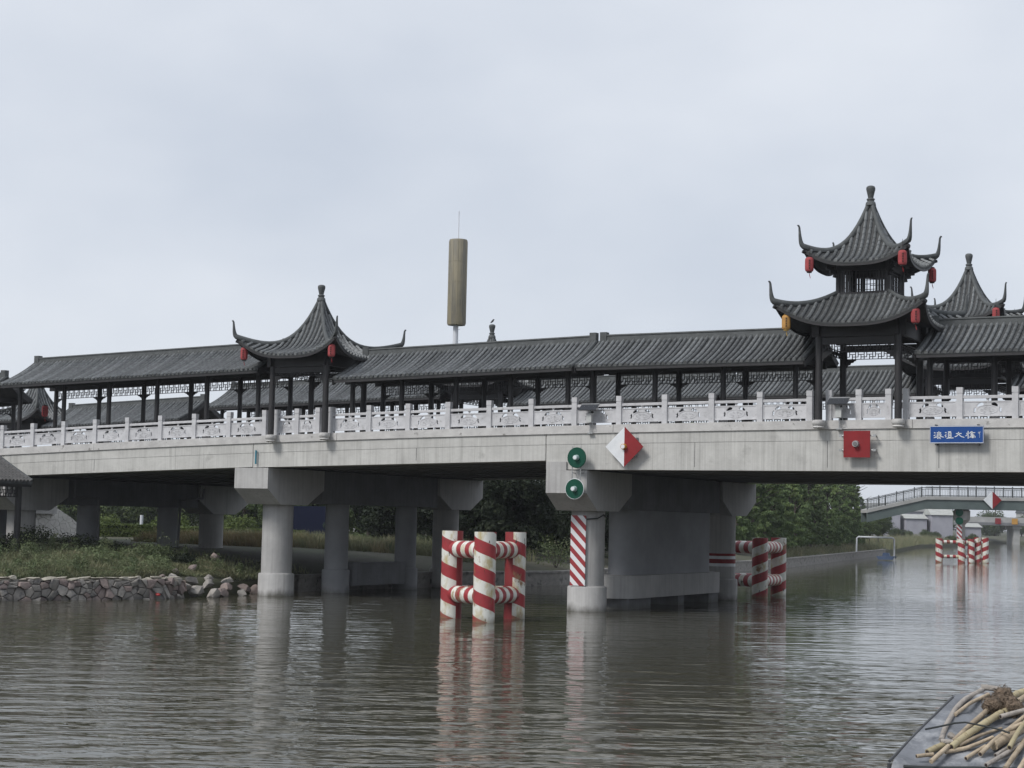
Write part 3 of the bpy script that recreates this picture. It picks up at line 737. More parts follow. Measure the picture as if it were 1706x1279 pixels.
# --- single roofed pavilion
P1C = (-47.45, 1.25)
pv1 = empty('pavilion', (P1C[0], P1C[1], zd(P1C[0])), 'near pavilion with a single curved grey roof between two galleries', 'pavilion')
G1f = lambda s: 3.12 * (.22 * s + .78 * s ** 3.6)
rf1 = Roof(P1C[0], P1C[1], 2.72, 11.56, G1f, .86)
r1 = roof_parts(rf1, pv1, 'roof', horn=.95)
finial(r1, P1C[0], P1C[1], 14.60, .68)
pav_frame(pv1, P1C[0], P1C[1], 1.56, 1.65, 11.45, 10.98)
# --- double roofed pavilion
P2C = (-20.02, 1.25)
pv2 = empty('pavilion', (P2C[0], P2C[1], zd(P2C[0])), 'near pavilion with two stacked curved grey roofs, the tallest on the bridge', 'pavilion')
G2l = lambda s: 1.30 * (.45 * (s / .63) + .55 * (s / .63) ** 1.7)
rf2 = Roof(P2C[0], P2C[1], 2.93, 12.12, G2l, .86, s_top=.63)
r2 = roof_parts(rf2, pv2, 'lower_roof', horn=1.0)
G2u = lambda s: 2.88 * (.22 * s + .78 * s ** 3.0)
rf3 = Roof(P2C[0], P2C[1], 2.05, 14.69, G2u, .64, flare=.13)
r3 = roof_parts(rf3, pv2, 'upper_roof', horn=1.05)
finial(r3, P2C[0], P2C[1], 17.45, .72)
pav_frame(pv2, P2C[0], P2C[1], 1.64, 1.65, 12.05, 11.42)
hd = 1.04
b = MB(); b.box(P2C[0] - hd - .1, P2C[0] + hd + .1, P2C[1] - hd - .1, P2C[1] + hd + .1, 13.27, 13.50); b.build('ridge', M['ridge'], pv2)
for sx in (-1, 1):
    for sy in (-1, 1):
        b = MB(); b.cyl(P2C[0] + sx * hd, P2C[1] + sy * hd, 13.50, 15.0, .1, None, 10); b.build('column', M['wood_lit'], pv2, smooth=50)
        b = MB(); o = Vector((sx, sy, 0)).normalized(); c = Vector((P2C[0] + sx * hd, P2C[1] + sy * hd, 0))
        for q in range(3): b.bar(c + o * (.04 + .10 * q) + Vector((0, 0, 14.28 + .15 * q)), c + o * (.22 + .17 * q) + Vector((0, 0, 14.31 + .15 * q)), .12, .16)
        b.build('bracket', M['wood'], pv2)
for k in range(4):
    def T(u, v, z):
        x, y = u, -v
        for _ in range(k): x, y = -y, x
        return Vector((P2C[0] + x, P2C[1] + y, z))
    b = MB()
    b.bar(T(-hd, hd, 14.74), T(hd, hd, 14.74), .1, .52)
    b.bar(T(-hd, hd, 13.55), T(hd, hd, 13.55), .1, .09)
    for u in [-.92, -.8, -.68, -.56, .56, .68, .8, .92]: b.bar(T(u, hd, 13.58), T(u, hd, 14.49), .085, .05)
    b.build('slatted_wall', M['wood'], pv2)
    b = MB()
    for u in [-.44, -.3, -.16, .0, .16, .3, .44]: b.bar(T(u, hd, 13.58), T(u, hd, 14.49), .025, .03)
    for z in (13.68, 13.9, 14.38): b.bar(T(-.5, hd, z), T(.5, hd, z), .02, .025)
    b.bar(T(-.3, hd, 14.14), T(.3, hd, 14.14), .02, .025)
    b.build('lattice_window', M['wood'], pv2)
    b = MB(); b.bar(T(-hd - .25, hd + .2, 14.88), T(hd + .25, hd + .2, 14.88), .1, .14); b.build('beam', M['wood'], pv2)

# ------------------------------------------------------------------ the far row, copied across the road
ch = child_map()
DY = 17.4
for o, lb in ((g0, 'lower far gallery seen at left under the near gallery eave'), (g1, 'far tiled gallery seen through the columns of the leftmost long gallery'),
              (g2, 'far tiled gallery seen under the near gallery that the diamond sign hangs below'), (g3, 'far tiled gallery seen through the columns of the double roofed pavilion'),
              (g4, 'far tiled gallery at the right edge, mostly behind the near one'),
              (pv1, 'far single roofed pavilion, only its finial shows right of the mast'), (pv2, 'far double roofed pavilion at the right edge behind the nearer gallery')):
    c = copy_tree(o, (0, DY, -.25 if o is pv2 else 0), None, ch); c['label'] = lb
c = copy_tree(pv1, (-35.0, DY, -1.75), None, ch); c['label'] = 'low far pavilion at the left end, its curved roof seen under the near eave'
ch = child_map()
for o in [x for x in bpy.data.objects if x.name.startswith('stone_balustrade') and x.parent is None]:
    c = copy_tree(o, (0, CW - .24, 0), None, ch)
    for w, s_ in (('leftmost gallery', 'far edge balustrade behind the lower far gallery at left'), ('front columns of the single', 'far edge short balustrade at the far single roofed pavilion'),
                  ('two near', 'far edge long balustrade, glimpsed white under the middle galleries'), ('front columns of the double', 'far edge short balustrade at the far double roofed pavilion'), ('right of', 'far edge balustrade behind the galleries at the right edge')):
        if w in o['label']: c['label'] = s_; break

# ------------------------------------------------------------------ lanterns
def lantern_mesh():
    b = MB()
    return b
def lantern(p, label, kind='red_lantern', s=1.0, rot=0.0):
    x, y, z = p
    t = empty('lantern', p, label, 'lantern', 'hanging lanterns on the eaves')
    b = MB(); n = 16; prof = [(.10, -.30), (.155, -.265), (.175, -.2), (.178, 0), (.175, .2), (.155, .265), (.10, .30)]
    vv = []; fs = []
    for r_, h_ in prof:
        for k in range(n):
            a = 2 * math.pi * k / n; q = r_ * (1.0 if k % 2 else .965) * s; vv.append((x + q * math.cos(a), y + q * math.sin(a), z + h_ * s))
    for i in range(len(prof) - 1):
        for k in range(n): fs.append((i * n + k, i * n + (k + 1) % n, (i + 1) * n + (k + 1) % n, (i + 1) * n + k))
    fs += [tuple(range(n))[::-1], tuple((len(prof) - 1) * n + k for k in range(n))]
    b.add(vv, fs); b.build('shade', M[kind], t)
    b = MB(); b.lathe(x, y, [(.105 * s, z + .30 * s), (.105 * s, z + .335 * s), (.02, z + .34 * s)], 12); b.lathe(x, y, [(.02, z - .345 * s), (.105 * s, z - .335 * s), (.105 * s, z - .30 * s)], 12)
    b.build('cap', M['black'] if kind == 'red_lantern' else M['gold'], t)
    b = MB(); b.tube([(x, y, z + .33 * s), (x, y, z + .75)], .01, 5); b.build('cord', M['black'], t)
    b = MB(); b.tube([(x, y, z - .34 * s), (x + .02, y, z - .45 * s), (x + .05, y, z - .56 * s)], [.012, .016, .012], 5); b.build('tassel', M['gold'] if kind != 'red_lantern' else M['red_paint'], t)
    # brushed characters down the front of the shade
    b = MB(); d = Vector((.35, -.94, 0)); l_ = Vector((.94, .35, 0))
    c = Vector((x, y, z)) + d * .178 * s
    for i in range(4):
        zc = .14 - .10 * i
        for (ua, za, ub, zb_) in ((-.03, .025, .03, .025), (-.03, -.005, .03, -.005), (0, .035, 0, -.03), (-.005, -.01, -.035, -.032), (.005, -.01, .035, -.032)):
            b.bar(c + l_ * ua * s + Vector((0, 0, (zc + za) * s)), c + l_ * ub * s + Vector((0, 0, (zc + zb_) * s)), .012, .012)
    b.build('lettering', M['black'], t)
    return t
for p, lb, kd in (((-50.05, -1.35, 11.70), 'red lantern at the left corner of the single curved roof', 'red_lantern'),
                  ((-44.98, -1.35, 11.72), 'red lantern at the right front corner of the single curved roof', 'red_lantern'),
                  ((-21.92, -.95, 14.64), 'red lantern at the left corner of the uppermost curved roof', 'red_lantern'),
                  ((-18.08, -.95, 14.72), 'red lantern at the right front corner of the uppermost curved roof', 'red_lantern'),
                  ((-17.98, 3.3, 14.60), 'red lantern hanging at the rear right corner of the uppermost curved roof', 'red_lantern'),
                  ((-22.66, -1.6, 12.22), 'yellow lantern at the left corner of the lower curved roof', 'yellow_lantern'),
                  ((-17.38, -1.6, 12.30), 'red lantern at the right front corner of the lower curved roof', 'red_lantern'),
                  ((-22.5, 4.0, 12.25), 'orange lantern behind the left front column of the double roofed pavilion', 'orange_lantern'),
                  ((-21.9, 3.25, 14.3), 'orange lantern behind the left wall of the upper storey', 'orange_lantern'),
                  ((-18.2, 16.45, 14.52), 'red lantern at the right front corner of the far double roofed pavilion', 'red_lantern'),
                  ((-18.15, 20.5, 14.50), 'red lantern low at the right edge, rear corner of the far double roofed pavilion', 'red_lantern'),
                  ((-65.84, 2.0, 9.32), 'red lantern under the gable at the left end of the leftmost long gallery', 'red_lantern')):
    lantern(p, lb, kd)

# ------------------------------------------------------------------ navigation signs and name board
def disc_y(b, x, y, z, r0, r1, y2, n=28): b.tube([(x, y, z), (x, y2, z)], [r0, r1], n)
for x, z, lb in ((-32.52, 6.76, 'upper green round signal disc on the third pier cap'), (-32.60, 5.40, 'lower green round signal disc on the third pier cap')):
    t = empty('signal_disc', (x, -.5, z), lb, 'signal', 'pair of green signal discs')
    b = MB(); disc_y(b, x, -.52, z, .43, .43, -.47, 32); b.build('plate', M['sign_green'], t, smooth=40)
    b = MB(); b.tube([(x + .44 * math.cos(2 * math.pi * k / 32), -.50, z + .44 * math.sin(2 * math.pi * k / 32)) for k in range(33)], .016, 6, cap=False); b.build('rim', M['sign_white'] if z < 6 else M['sign_green'], t)
    b = MB(); disc_y(b, x, -.70, z, .10, .13, -.521, 18); b.build('lamp_housing', M['lens'], t, smooth=40)
    b = MB(); disc_y(b, x, -.715, z, .075, .085, -.701, 18); b.build('lens', M['sign_white'], t, smooth=40)
b = MB()
for dx in (-.2, .2): b.tube([(-32.56 + dx, -.44, 5.2), (-32.56 + dx, -.44, 7.25)], .022, 6)
for z in (5.4, 6.1, 6.7): b.tube([(-32.76, -.44, z), (-32.76, -.1, z)], .02, 6); b.tube([(-32.36, -.44, z), (-32.36, -.1, z)], .02, 6)
tag(b.build('signal_bracket', M['metal']), 'thin steel bracket holding both green signal discs to the pier cap', 'bracket')
t = empty('diamond_sign', (-30.3, -.4, 7.24), 'white and red diamond sign on the bridge fascia right of the green discs', 'sign')
for sg, k in ((-1, 'sign_white'), (1, 'sign_red')):
    b = MB(); b.prism([(-30.3, 6.37), (-30.3 + sg * .89, 7.24), (-30.3, 8.10)], 1, -.42, -.385); b.build('half_plate', M[k], t)
b = MB(); disc_y(b, -30.3, -.58, 7.24, .115, .13, -.421, 18); b.build('lamp_ring', M['amber'], t, smooth=40)
b = MB(); disc_y(b, -30.3, -.60, 7.24, .09, .095, -.581, 18); b.build('lens', M['sign_white'], t, smooth=40)
b = MB()
for dx in (-.45, .45):
    for dz in (-.38, .38): b.tube([(-30.3 + dx, -.384, 7.24 + dz), (-30.3 + dx, -.03, 7.24 + dz)], .022, 6); b.box(-30.3 + dx - .04, -30.3 + dx + .04, -.10, -.065, 7.24 + dz - .05, 7.24 + dz + .05)
b.build('bracket', M['metal'], t)
t = empty('red_square_sign', (-20.05, -.4, 7.33), 'square red sign with a lamp on the bridge fascia left of the blue board', 'sign')
b = MB(); b.box(-20.6, -19.51, -.43, -.39, 6.80, 7.87); b.build('plate', M['sign_red'], t)
b = MB(); disc_y(b, -20.08, -.60, 7.34, .12, .14, -.431, 20); b.build('lamp_ring', M['metal'], t, smooth=40)
b = MB(); disc_y(b, -20.08, -.62, 7.34, .085, .09, -.601, 18); b.build('lens', M['lens_dark'], t, smooth=40)
b = MB()
for z in (7.10, 7.68):
    b.tube([(-20.78, -.33, z), (-19.33, -.33, z)], .028, 8)
    for x in (-20.75, -19.36): b.tube([(x, -.36, z), (x, -.03, z)], .025, 6); b.box(x - .06, x + .06, -.37, -.29, z - .05, z + .05)
b.build('bracket', M['metal'], t)
t = empty('name_board', (-16.07, -.36, 7.71), 'blue name board with four pale characters on the fascia at right', 'sign')
BX0, BX1, BZ0, BZ1 = -17.12, -15.02, 7.36, 8.05
b = MB(); b.box(BX0, BX1, -.38, -.33, BZ0, BZ1); b.build('plate', M['sign_blue'], t)
b = MB()
for a in ((BX0, BX1, BZ0, BZ0 + .03), (BX0, BX1, BZ1 - .03, BZ1), (BX0, BX0 + .03, BZ0 + .031, BZ1 - .031), (BX1 - .03, BX1, BZ0 + .031, BZ1 - .031)): b.box(a[0] + .008, a[1] - .008, -.388, -.381, a[2] + (.008 if a[2] == BZ0 else 0), a[3] - (.008 if a[3] == BZ1 else 0))
b.build('border', M['sign_white'], t)
ST = [[(258, 372), (300, 384)], [(250, 462), (296, 434)], [(255, 520), (312, 486)], [(330, 378), (442, 376)], [(340, 410), (436, 408)], [(322, 442), (452, 438)], [(384, 340), (384, 440)],
      [(376, 442), (345, 482), (298, 512)], [(400, 442), (440, 480), (506, 502)], [(345, 500), (424, 498)], [(384, 478), (380, 505), (346, 546)], [(390, 505), (424, 546)],
      [(540, 372), (582, 380)], [(533, 458), (576, 430)], [(540, 496), (578, 478)], [(616, 350), (694, 348)], [(626, 372), (626, 505)], [(692, 372), (692, 505)], [(626, 374), (692, 374)], [(626, 416), (692, 416)], [(626, 458), (692, 458)], [(626, 502), (692, 502)], [(578, 532), (660, 522), (756, 520)],
      [(816, 402), (962, 400)], [(886, 358), (878, 420), (842, 468), (788, 492)], [(890, 420), (940, 478), (1032, 510)],
      [(1126, 330), (1126, 542)], [(1078, 396), (1166, 390)], [(1122, 420), (1062, 470)], [(1188, 358), (1234, 346)], [(1170, 380), (1302, 378)], [(1236, 352), (1192, 432)], [(1222, 398), (1264, 432)],
      [(1206, 432), (1270, 432), (1270, 456), (1206, 456), (1206, 432)], [(1176, 474), (1300, 472), (1300, 516)], [(1180, 474), (1170, 522)], [(1212, 492), (1264, 492), (1264, 516), (1212, 516), (1212, 492)],
      [(1370, 372), (1442, 360)], [(1406, 370), (1406, 400)], [(1386, 402), (1426, 396)], [(1416, 420), (1416, 442)], [(1416, 456), (1416, 476)], [(1408, 494), (1420, 510)]]
b = MB()
for si, s_ in enumerate(ST):
    small = si >= 37
    for (ua, va), (ub, vb_) in zip(s_, s_[1:]):
        f = lambda u, v: Vector((BX0 + (u - 150) / 1365 * 2.10, -.384, BZ1 - (v - 185) / 485 * .69))
        b.bar(f(ua, va), f(ub, vb_), .006, .016 if small else .030, (0, -1, 0)) if False else b.bar(f(ua, va), f(ub, vb_), .014 if small else .030, .006, (0, -1, 0))
b.build('lettering', M['sign_white'], t)
b = MB()
for x in (-16.9, -15.25):
    for z in (BZ0 - .04, BZ1 + .03): b.box(x - .03, x + .03, -.36, -.03, z - .025, z + .025)
b.build('bracket', M['dark_metal'], t)
# striped board on the near column of the third pier
DIAG = stripe_material('striped board print', 'diag', 1.0, .25, None, .54)
t = empty('striped_board', (-33.28, 1.40, 2.7), 'tall red and white striped board on the near column of the third pier', 'sign')
b = MB(); b.box(-33.66, -32.92, 1.36, 1.40, 1.14, 4.26); b.build('plate', DIAG, t, at=(-33.28, 1.38, 2.7))
b = MB()
for z in (1.6, 2.7, 3.8): b.box(-33.5, -33.05, 1.402, 1.60, z - .03, z + .03)
b.build('bracket', M['metal'], t)
# solar lamp units on the rail
for x, lb in ((-32.05, 'small tilted solar panel unit on the balustrade above the green discs'), (-20.85, 'small tilted solar panel unit on the balustrade above the red square sign')):
    z = zd(x); t = empty('solar_unit', (x, -.25, z), lb, 'solar lamp', 'solar units on the balustrade')
    b = MB(); b.bar((x - .42, -.35, z + .78), (x + .42, -.35, z + .78), .55, .03, (-.1, -.55, .8)); b.build('solar_panel', M['panel'], t)
    b = MB()
    for i in range(5): b.bar((x - .42 + .21 * i, -.365, z + .80), (x - .42 + .21 * i + .001, -.365, z + .80), .02, .02)
    b.bar((x - .43, -.51, z + .655), (x + .43, -.51, z + .655), .03, .03); b.bar((x - .43, -.19, z + .92), (x + .43, -.19, z + .92), .03, .03); b.build('panel_frame', M['metal'], t)
    b = MB(); b.box(x - .12, x + .12, -.36, -.20, z + .10, z + .48); b.box(x - .14, x + .14, -.38, -.18, z + .482, z + .50); b.build('battery_box', M['box_white'], t)
    b = MB(); b.tube([(x, -.2, z - .36), (x, -.2, z + .72)], .03, 8); b.box(x - .12, x + .12, -.22, -.09, z - .385, z - .34); b.tube([(x + .12, -.3, z + .15), (x + .2, -.25, z - .1), (x + .1, -.12, z - .3)], .012, 5); b.build('post', M['metal'], t)

# ------------------------------------------------------------------ fenders (striped pile clusters)
def fender(posts, zt, r, sign, name_label, levels, group='striped pile fenders in the river', pr=.335, ringp=.72):
    c = sum((Vector((p[0], p[1], 0)) for p in posts), Vector()) / len(posts)
    t = empty('pile_fender', (c.x, c.y, 0), name_label, 'fender', group)
    for i, (x, y) in enumerate(posts):
        b = MB(); b.cyl(0, 0, -2.5, zt, r, None, 28)
        o = place('pile', b.mesh('pile', stripe_material('fender paint', 'helix', sign, .13 + .31 * i, .62 if i != 1 else None), smooth=40), t, (x, y, 0))
        d = c - Vector((x, y, 0)); o.rotation_euler = (0, 0, math.atan2(d.y, d.x))
    ring = stripe_material('fender ring paint', 'ring', 1, .1, None, ringp)
    n = len(posts)
    for i in range(n):
        a = Vector((*posts[i], 0)); e = Vector((*posts[(i + 1) % n], 0)); d = (e - a); L = d.length; d.normalize(); side = Vector((d.y, -d.x, 0))
        if side.dot((a + e) / 2 - c) < 0: side = -side
        for z in levels:
            b = MB(); m_ = 10; pts = []
            for q in range(m_ + 1): pts.append((0, 0, -L / 2 + r * .55 + (L - r * 1.1) * q / m_))
            b.tube(pts, pr, 18)
            o = place('cross_pipe', b.mesh('cross_pipe', ring, smooth=40), t, (a + e) / 2 + Vector((0, 0, z)))
            o.rotation_mode = 'QUATERNION'; o.rotation_quaternion = d.to_track_quat('Z', 'Y')
    return t
fender([(-34.72, -7.33), (-32.38, -8.82), (-32.68, -5.72)], 3.5, .43, 1, 'nearest red and white striped pile fender, standing before the third pier', (.98, 2.78))
fender([(-32.5, 22.9), (-32.85, 27.0), (-36.1, 24.6)], 3.3, .44, -1, 'red and white striped pile fender behind the third pier', (.9, 2.75))

ORD = 'first second third fourth fifth sixth seventh eighth ninth tenth eleventh twelfth thirteenth fourteenth fifteenth sixteenth seventeenth eighteenth nineteenth twentieth'.split()
# ------------------------------------------------------------------ stone bank wall and rocks
def rock_mesh(seed, sx, sy, sz, sub=2, mt='rubble', rough=.28):
    rr = random.Random(seed); bm = bmesh.new(); bmesh.ops.create_icosphere(bm, subdivisions=sub, radius=1)
    pl = []
    for _ in range(15):
        n_ = Vector((rr.uniform(-1, 1), rr.uniform(-1, 1), rr.uniform(-1, 1))).normalized(); pl.append((n_, rr.uniform(.42, .8)))
    off = Vector((seed * 3.1, seed * 1.7, 0))
    for v in bm.verts:
        for n_, d in pl:
            k = v.co.dot(n_)
            if k > d: v.co -= n_ * (k - d)
        v.co *= 1 + rough * .3 * noise.noise(v.co * 2 + off)
        v.co.x *= sx; v.co.y *= sy; v.co.z *= sz
    me = bpy.data.meshes.new('rock'); bm.to_mesh(me); bm.free(); me.materials.append(M[mt]); return me
WP = [Vector(p) for p in ((-59.0, -22, 0), (-57.35, -18, 0), (-54.65, -12, 0), (-51.75, -5.6, 0), (-51.5, -3.6, 0))]
wall = empty('retaining_wall', (-54.65, -12, 0), 'rubble stone retaining wall along the left bank at the water', 'wall')
def along(d):
    for a, c in zip(WP, WP[1:]):
        L = (c - a).length
        if d <= L: t_ = (c - a) / L; return a + t_ * d, t_
        d -= L
    return WP[-1], (WP[-1] - WP[-2]).normalized()
LT = sum((c - a).length for a, c in zip(WP, WP[1:]))
ROCKS = [rock_mesh(i, 1, .55, 1, 2) for i in range(8)] + [rock_mesh(20 + i, 1, .55, 1, 2, 'rubble_red') for i in range(4)]
CROCK = [rock_mesh(60 + i, 1, .55, 1, 2, 'cap') for i in range(4)]
b = MB(); core = []
for q in range(25):
    p, t_ = along(LT * q / 24); n_ = Vector((-t_.y, t_.x, 0)); core.append([p + n_ * .10 + Vector((0, 0, -1)), p + n_ * .14 + Vector((0, 0, .86)), p + n_ * .9 + Vector((0, 0, .9)), p + n_ * .9 + Vector((0, 0, -1))])
b.grid(core); b.build('mortar_core', M['mortar'], wall)
for q in range(44):
    p, t_ = along(LT * (q + R.uniform(.1, .9)) / 44); n_ = Vector((-t_.y, t_.x, 0))
    place('coping_stone', R.choice(CROCK), wall, p + n_ * R.uniform(-.02, .35) + Vector((0, 0, .93 + R.uniform(-.04, .07))), (R.uniform(-.12, .12), R.uniform(-.12, .12), math.atan2(t_.y, t_.x) + R.uniform(-.25, .25)), (R.uniform(.28, .62), R.uniform(.3, .55), R.uniform(.06, .14)))
def clip(poly, px, py, nx, ny):
    out = []
    for (ax, ay), (bx_, by_) in zip(poly, poly[1:] + poly[:1]):
        da = (ax - px) * nx + (ay - py) * ny; db = (bx_ - px) * nx + (by_ - py) * ny
        if da <= 0: out.append((ax, ay))
        if da * db < 0: t_ = da / (da - db); out.append((ax + (bx_ - ax) * t_, ay + (by_ - ay) * t_))
    return out
sites = []
for iz, z_ in enumerate((-.02, .22, .44, .66, .86)):
    d = R.uniform(0, .3)
    while d < LT: sites.append((d, z_ + R.uniform(-.1, .1))); d += R.choice((.24, .34, .45, .6, .8)) * R.uniform(.85, 1.15)
for i, (sx_, sz_) in enumerate(sites):
    if sx_ < 3: continue
    tp = R.uniform(.8, .99); poly = [(sx_ - 1, -.4), (sx_ + 1, -.4), (sx_ + 1, tp), (sx_ - 1, tp + R.uniform(-.08, .08))]
    for j, (ox_, oz_) in enumerate(sites):
        if i == j or abs(ox_ - sx_) > 1.8: continue
        nx_, nz_ = ox_ - sx_, oz_ - sz_; L_ = math.hypot(nx_, nz_); g_ = .011
        poly = clip(poly, (sx_ + ox_) / 2 - nx_ / L_ * g_, (sz_ + oz_) / 2 - nz_ / L_ * g_, nx_, nz_)
        if len(poly) < 3: break
    if len(poly) < 3: continue
    cx_ = sum(p[0] for p in poly) / len(poly); cz_ = sum(p[1] for p in poly) / len(poly); dep = R.uniform(.0, .20); tu, tv = R.uniform(-.28, .28), R.uniform(-.3, .2)
    if max(math.hypot(p[0] - cx_, p[1] - cz_) for p in poly) < .1: continue
    vv = []; n_ = len(poly)
    for k_, dd_ in ((1.0, -.12), (1.0, .08), (.93, .12), (.45, .135)):
        for (a_, z_) in poly:
            u_ = cx_ + (a_ - cx_) * k_; w_ = cz_ + (z_ - cz_) * k_
            p, t_ = along(max(0, min(LT, u_))); out_ = Vector((t_.y, -t_.x, 0))
            q_ = dd_ + (dep + tu * (u_ - cx_) + tv * (w_ - cz_)) * (1 if dd_ > 0 else 0) + .02 * noise.noise(Vector((u_ * 4, w_ * 4, i)))
            vv.append(p + out_ * (q_ - .10) + Vector((0, 0, w_)))
    b = MB(); b.add(vv, [tuple(range(3 * n_, 4 * n_))] + [(r_ * n_ + k, r_ * n_ + (k + 1) % n_, (r_ + 1) * n_ + (k + 1) % n_, (r_ + 1) * n_ + k) for r_ in range(3) for k in range(n_)])
    p, t_ = along(cx_); b.build('stone', M['rubble_red' if R.random() < .3 else 'rubble'], wall, at=p + Vector((0, 0, cz_)))
# loose boulders where the wall breaks down towards the second pier
BR = [(-51.3, -2.9, .3, .6), (-51.9, -2.4, .75, .5), (-51.0, -1.9, .15, .55), (-51.7, -1.4, .6, .45), (-51.2, -.9, .2, .5), (-52.2, -.7, .85, .4), (-51.6, -.1, .45, .5), (-51.3, .8, .12, .45), (-52.3, .9, .7, .5),
      (-51.9, 1.9, .25, .55), (-52.2, 3.1, .2, .5), (-53.0, -2.2, 1.15, .32), (-51.5, 3.9, .1, .5), (-52.0, 5.0, .2, .5), (-53.6, -.2, 1.3, .35), (-51.55, -3.3, .55, .42), (-51.25, -4.0, .05, .36), (-51.9, -4.6, 1.0, .3), (-52.2, -3.4, 1.0, .34)]
BR.sort(key=lambda q: q[1])
for i, (x, y, z, s_) in enumerate(BR):
    tag(place('boulder', R.choice(ROCKS), None, (x, y, z), (R.uniform(-.4, .4), R.uniform(-.4, .4), R.uniform(0, 6)), (s_ * R.uniform(.8, 1.1), s_ * 1.3, s_ * R.uniform(.5, .75))),
        ORD[i] + ' loose boulder along the water towards the second pier', 'boulder', 'boulders below the bridge')
tag(place('boulder', rock_mesh(51, 1, .8, .8, 2), None, (-62.2, -4.9, 1.78), (.1, .5, .4), (.62, .3, .26)), 'pale slab shaped boulder in the grass near the shelter post', 'boulder')
tag(place('boulder', rock_mesh(52, 1, .8, .8, 2, 'rubble_red'), None, (-54.4, 2.6, 1.75), (.3, -.3, 1.2), (.33, .45, .42)), 'upright grey boulder on the bank behind the boulder heap', 'boulder')
b = MB(); b.lathe(0, 0, [(.02, -.08), (.11, -.05), (.12, .02), (.07, .08), (.02, .1)], 10)
o = place('plastic_bag', b.mesh('plastic_bag', mat('red plastic', (.3, .02, .022), .6)), None, (-51.42, -5.4, .22), (.3, .2, 0), (1.1, .8, .6)); tag(o, 'scrap of red plastic lying on the wall stones at the water', 'litter')
b = MB(); b.add([(0, 0, 0), (.5, .05, .02), (.55, .4, .1), (.05, .35, .08), (.1, 0, .05)], [(0, 1, 2, 3), (0, 4, 1)])
# bank edges further on
def bank_wall(pts, h, name, label, mt, th=.5, cat='wall'):
    b = MB(); rows = []
    for i, p in enumerate(pts):
        a = Vector(pts[max(0, i - 1)]); c = Vector(pts[min(len(pts) - 1, i + 1)]); d = (c - a).normalized(); n_ = Vector((-d.y, d.x)); p = Vector(p)
        rows.append([(p.x, p.y, -2), (p.x, p.y, h - .12), (p.x - n_.x * .06, p.y - n_.y * .06, h - .12), (p.x - n_.x * .06, p.y - n_.y * .06, h), (p.x + n_.x * th, p.y + n_.y * th, h), (p.x + n_.x * th, p.y + n_.y * th, -2)])
    b.grid(rows); return tag(b.build(name, mt), label, cat)
M['coursed'] = mat('coursed bank stone', (.20, .19, .18), .9, (.30, .285, .26), 2.2, 6, (1, 1, 1.6), bump=.6, bscale=4, spot=(.10, .095, .09), spot_scale=2.2, spot_lo=.55, spot_hi=.66)
bank_wall([(-51.9, 6.4), (-51.6, 12), (-50.6, 18.5), (-48.6, 24), (-47.4, 28), (-48.9, 45), (-54.0, 91), (-61.8, 135), (-70.0, 181)], .9, 'river_wall', 'long stone river wall from under the bridge along the conifers', M['coursed'])

# ------------------------------------------------------------------ shelter at the left edge
sh_ = empty('riverside_shelter', (-64.5, -5.5, 1.7), 'small tiled shelter at the left edge on the bank, in front of the bridge', 'shelter')
XE, XRg, Y0s, Y1s, ZE_, ZR_ = -61.95, -65.6, -9.6, -2.75, 5.36, 7.3
b = MB(); pr_ = []
for i in range(15):
    q = i / 14; x = XE + (XRg - XE) * q; z = ZE_ + (ZR_ - ZE_) * (q * .92 + .08 * q * q)
    pr_.append((x, z + (.02 if i else 0)));
    if 0 < i < 14: pr_.append((x, z - .01))
outl = pr_ + [(2 * XRg - XE, ZE_), (2 * XRg - XE, ZE_ - .12), (XRg, ZR_ - .16), (XE - .01, ZE_ - .12)]
b.prism(outl, 1, Y0s, Y1s); srf = b.build('roof', M['tile_pan'], sh_)
spts = [Vector((XE + (XRg - XE) * i / 14, 0, ZE_ + (ZR_ - ZE_) * (i / 14 * .92 + .08 * (i / 14) ** 2) + .045)) - Vector((XE, 0, ZE_)) for i in range(15)]
sn = []
for i in range(15):
    tt = (spts[min(14, i + 1)] - spts[max(0, i - 1)]).normalized(); sn.append(Vector((-tt.z, 0, tt.x)) * (1 if tt.x > 0 else -1))
M['tile_dimmed'] = mat('dimmed roof tile', (.085, .083, .083), .75, (.05, .05, .05), 5, 5, bump=.2, bscale=14, rnd=.2)  # darker copy of the roof tile, offsetting light on the upward slope
S_ROW = half_row('tile_row', spts, sn, Vector((0, 1, 0))).mesh('tile_row', M['tile_dimmed'], smooth=50)
k = 0; y = Y1s - .12
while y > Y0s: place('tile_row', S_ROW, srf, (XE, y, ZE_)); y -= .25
b = MB(); b.tube([(XE + (XRg - XE) * i / 14, Y1s - .02, ZE_ + (ZR_ - ZE_) * (i / 14 * .92 + .08 * (i / 14) ** 2) + .08) for i in range(15)], .09, 8); b.build('verge', M['ridge'], srf, smooth=50)
b = MB(); b.box(XRg - .14, XRg + .14, Y0s, Y1s, ZR_ - .05, ZR_ + .3); b.build('ridge', M['ridge'], srf)
b = MB(); b.bar((XE - .1, Y0s, ZE_ - .16), (XE - .1, Y1s, ZE_ - .16), .06, .16); b.build('eave_board', M['wood'], srf)
b = MB(); b.bar((XE - .62, Y0s + .2, ZE_ - .08), (XE - .62, Y1s - .15, ZE_ - .08), .14, .3); b.build('beam', M['wood'], sh_)
for y in (-3.05, -5.9, -8.9):
    for x in (XE - .62, 2 * XRg - XE + .62):
        b = MB(); b.cyl(x, y, 1.4, ZE_ + .2, .17, .16, 14); b.build('column', M['wood'], sh_, smooth=50)
for y in (-4.5, -7.4):
    place('lattice', lattice_mesh(2.5, .55, t=.04), sh_, (XE - .62, y, ZE_ - .22), (0, 0, rad(90)))
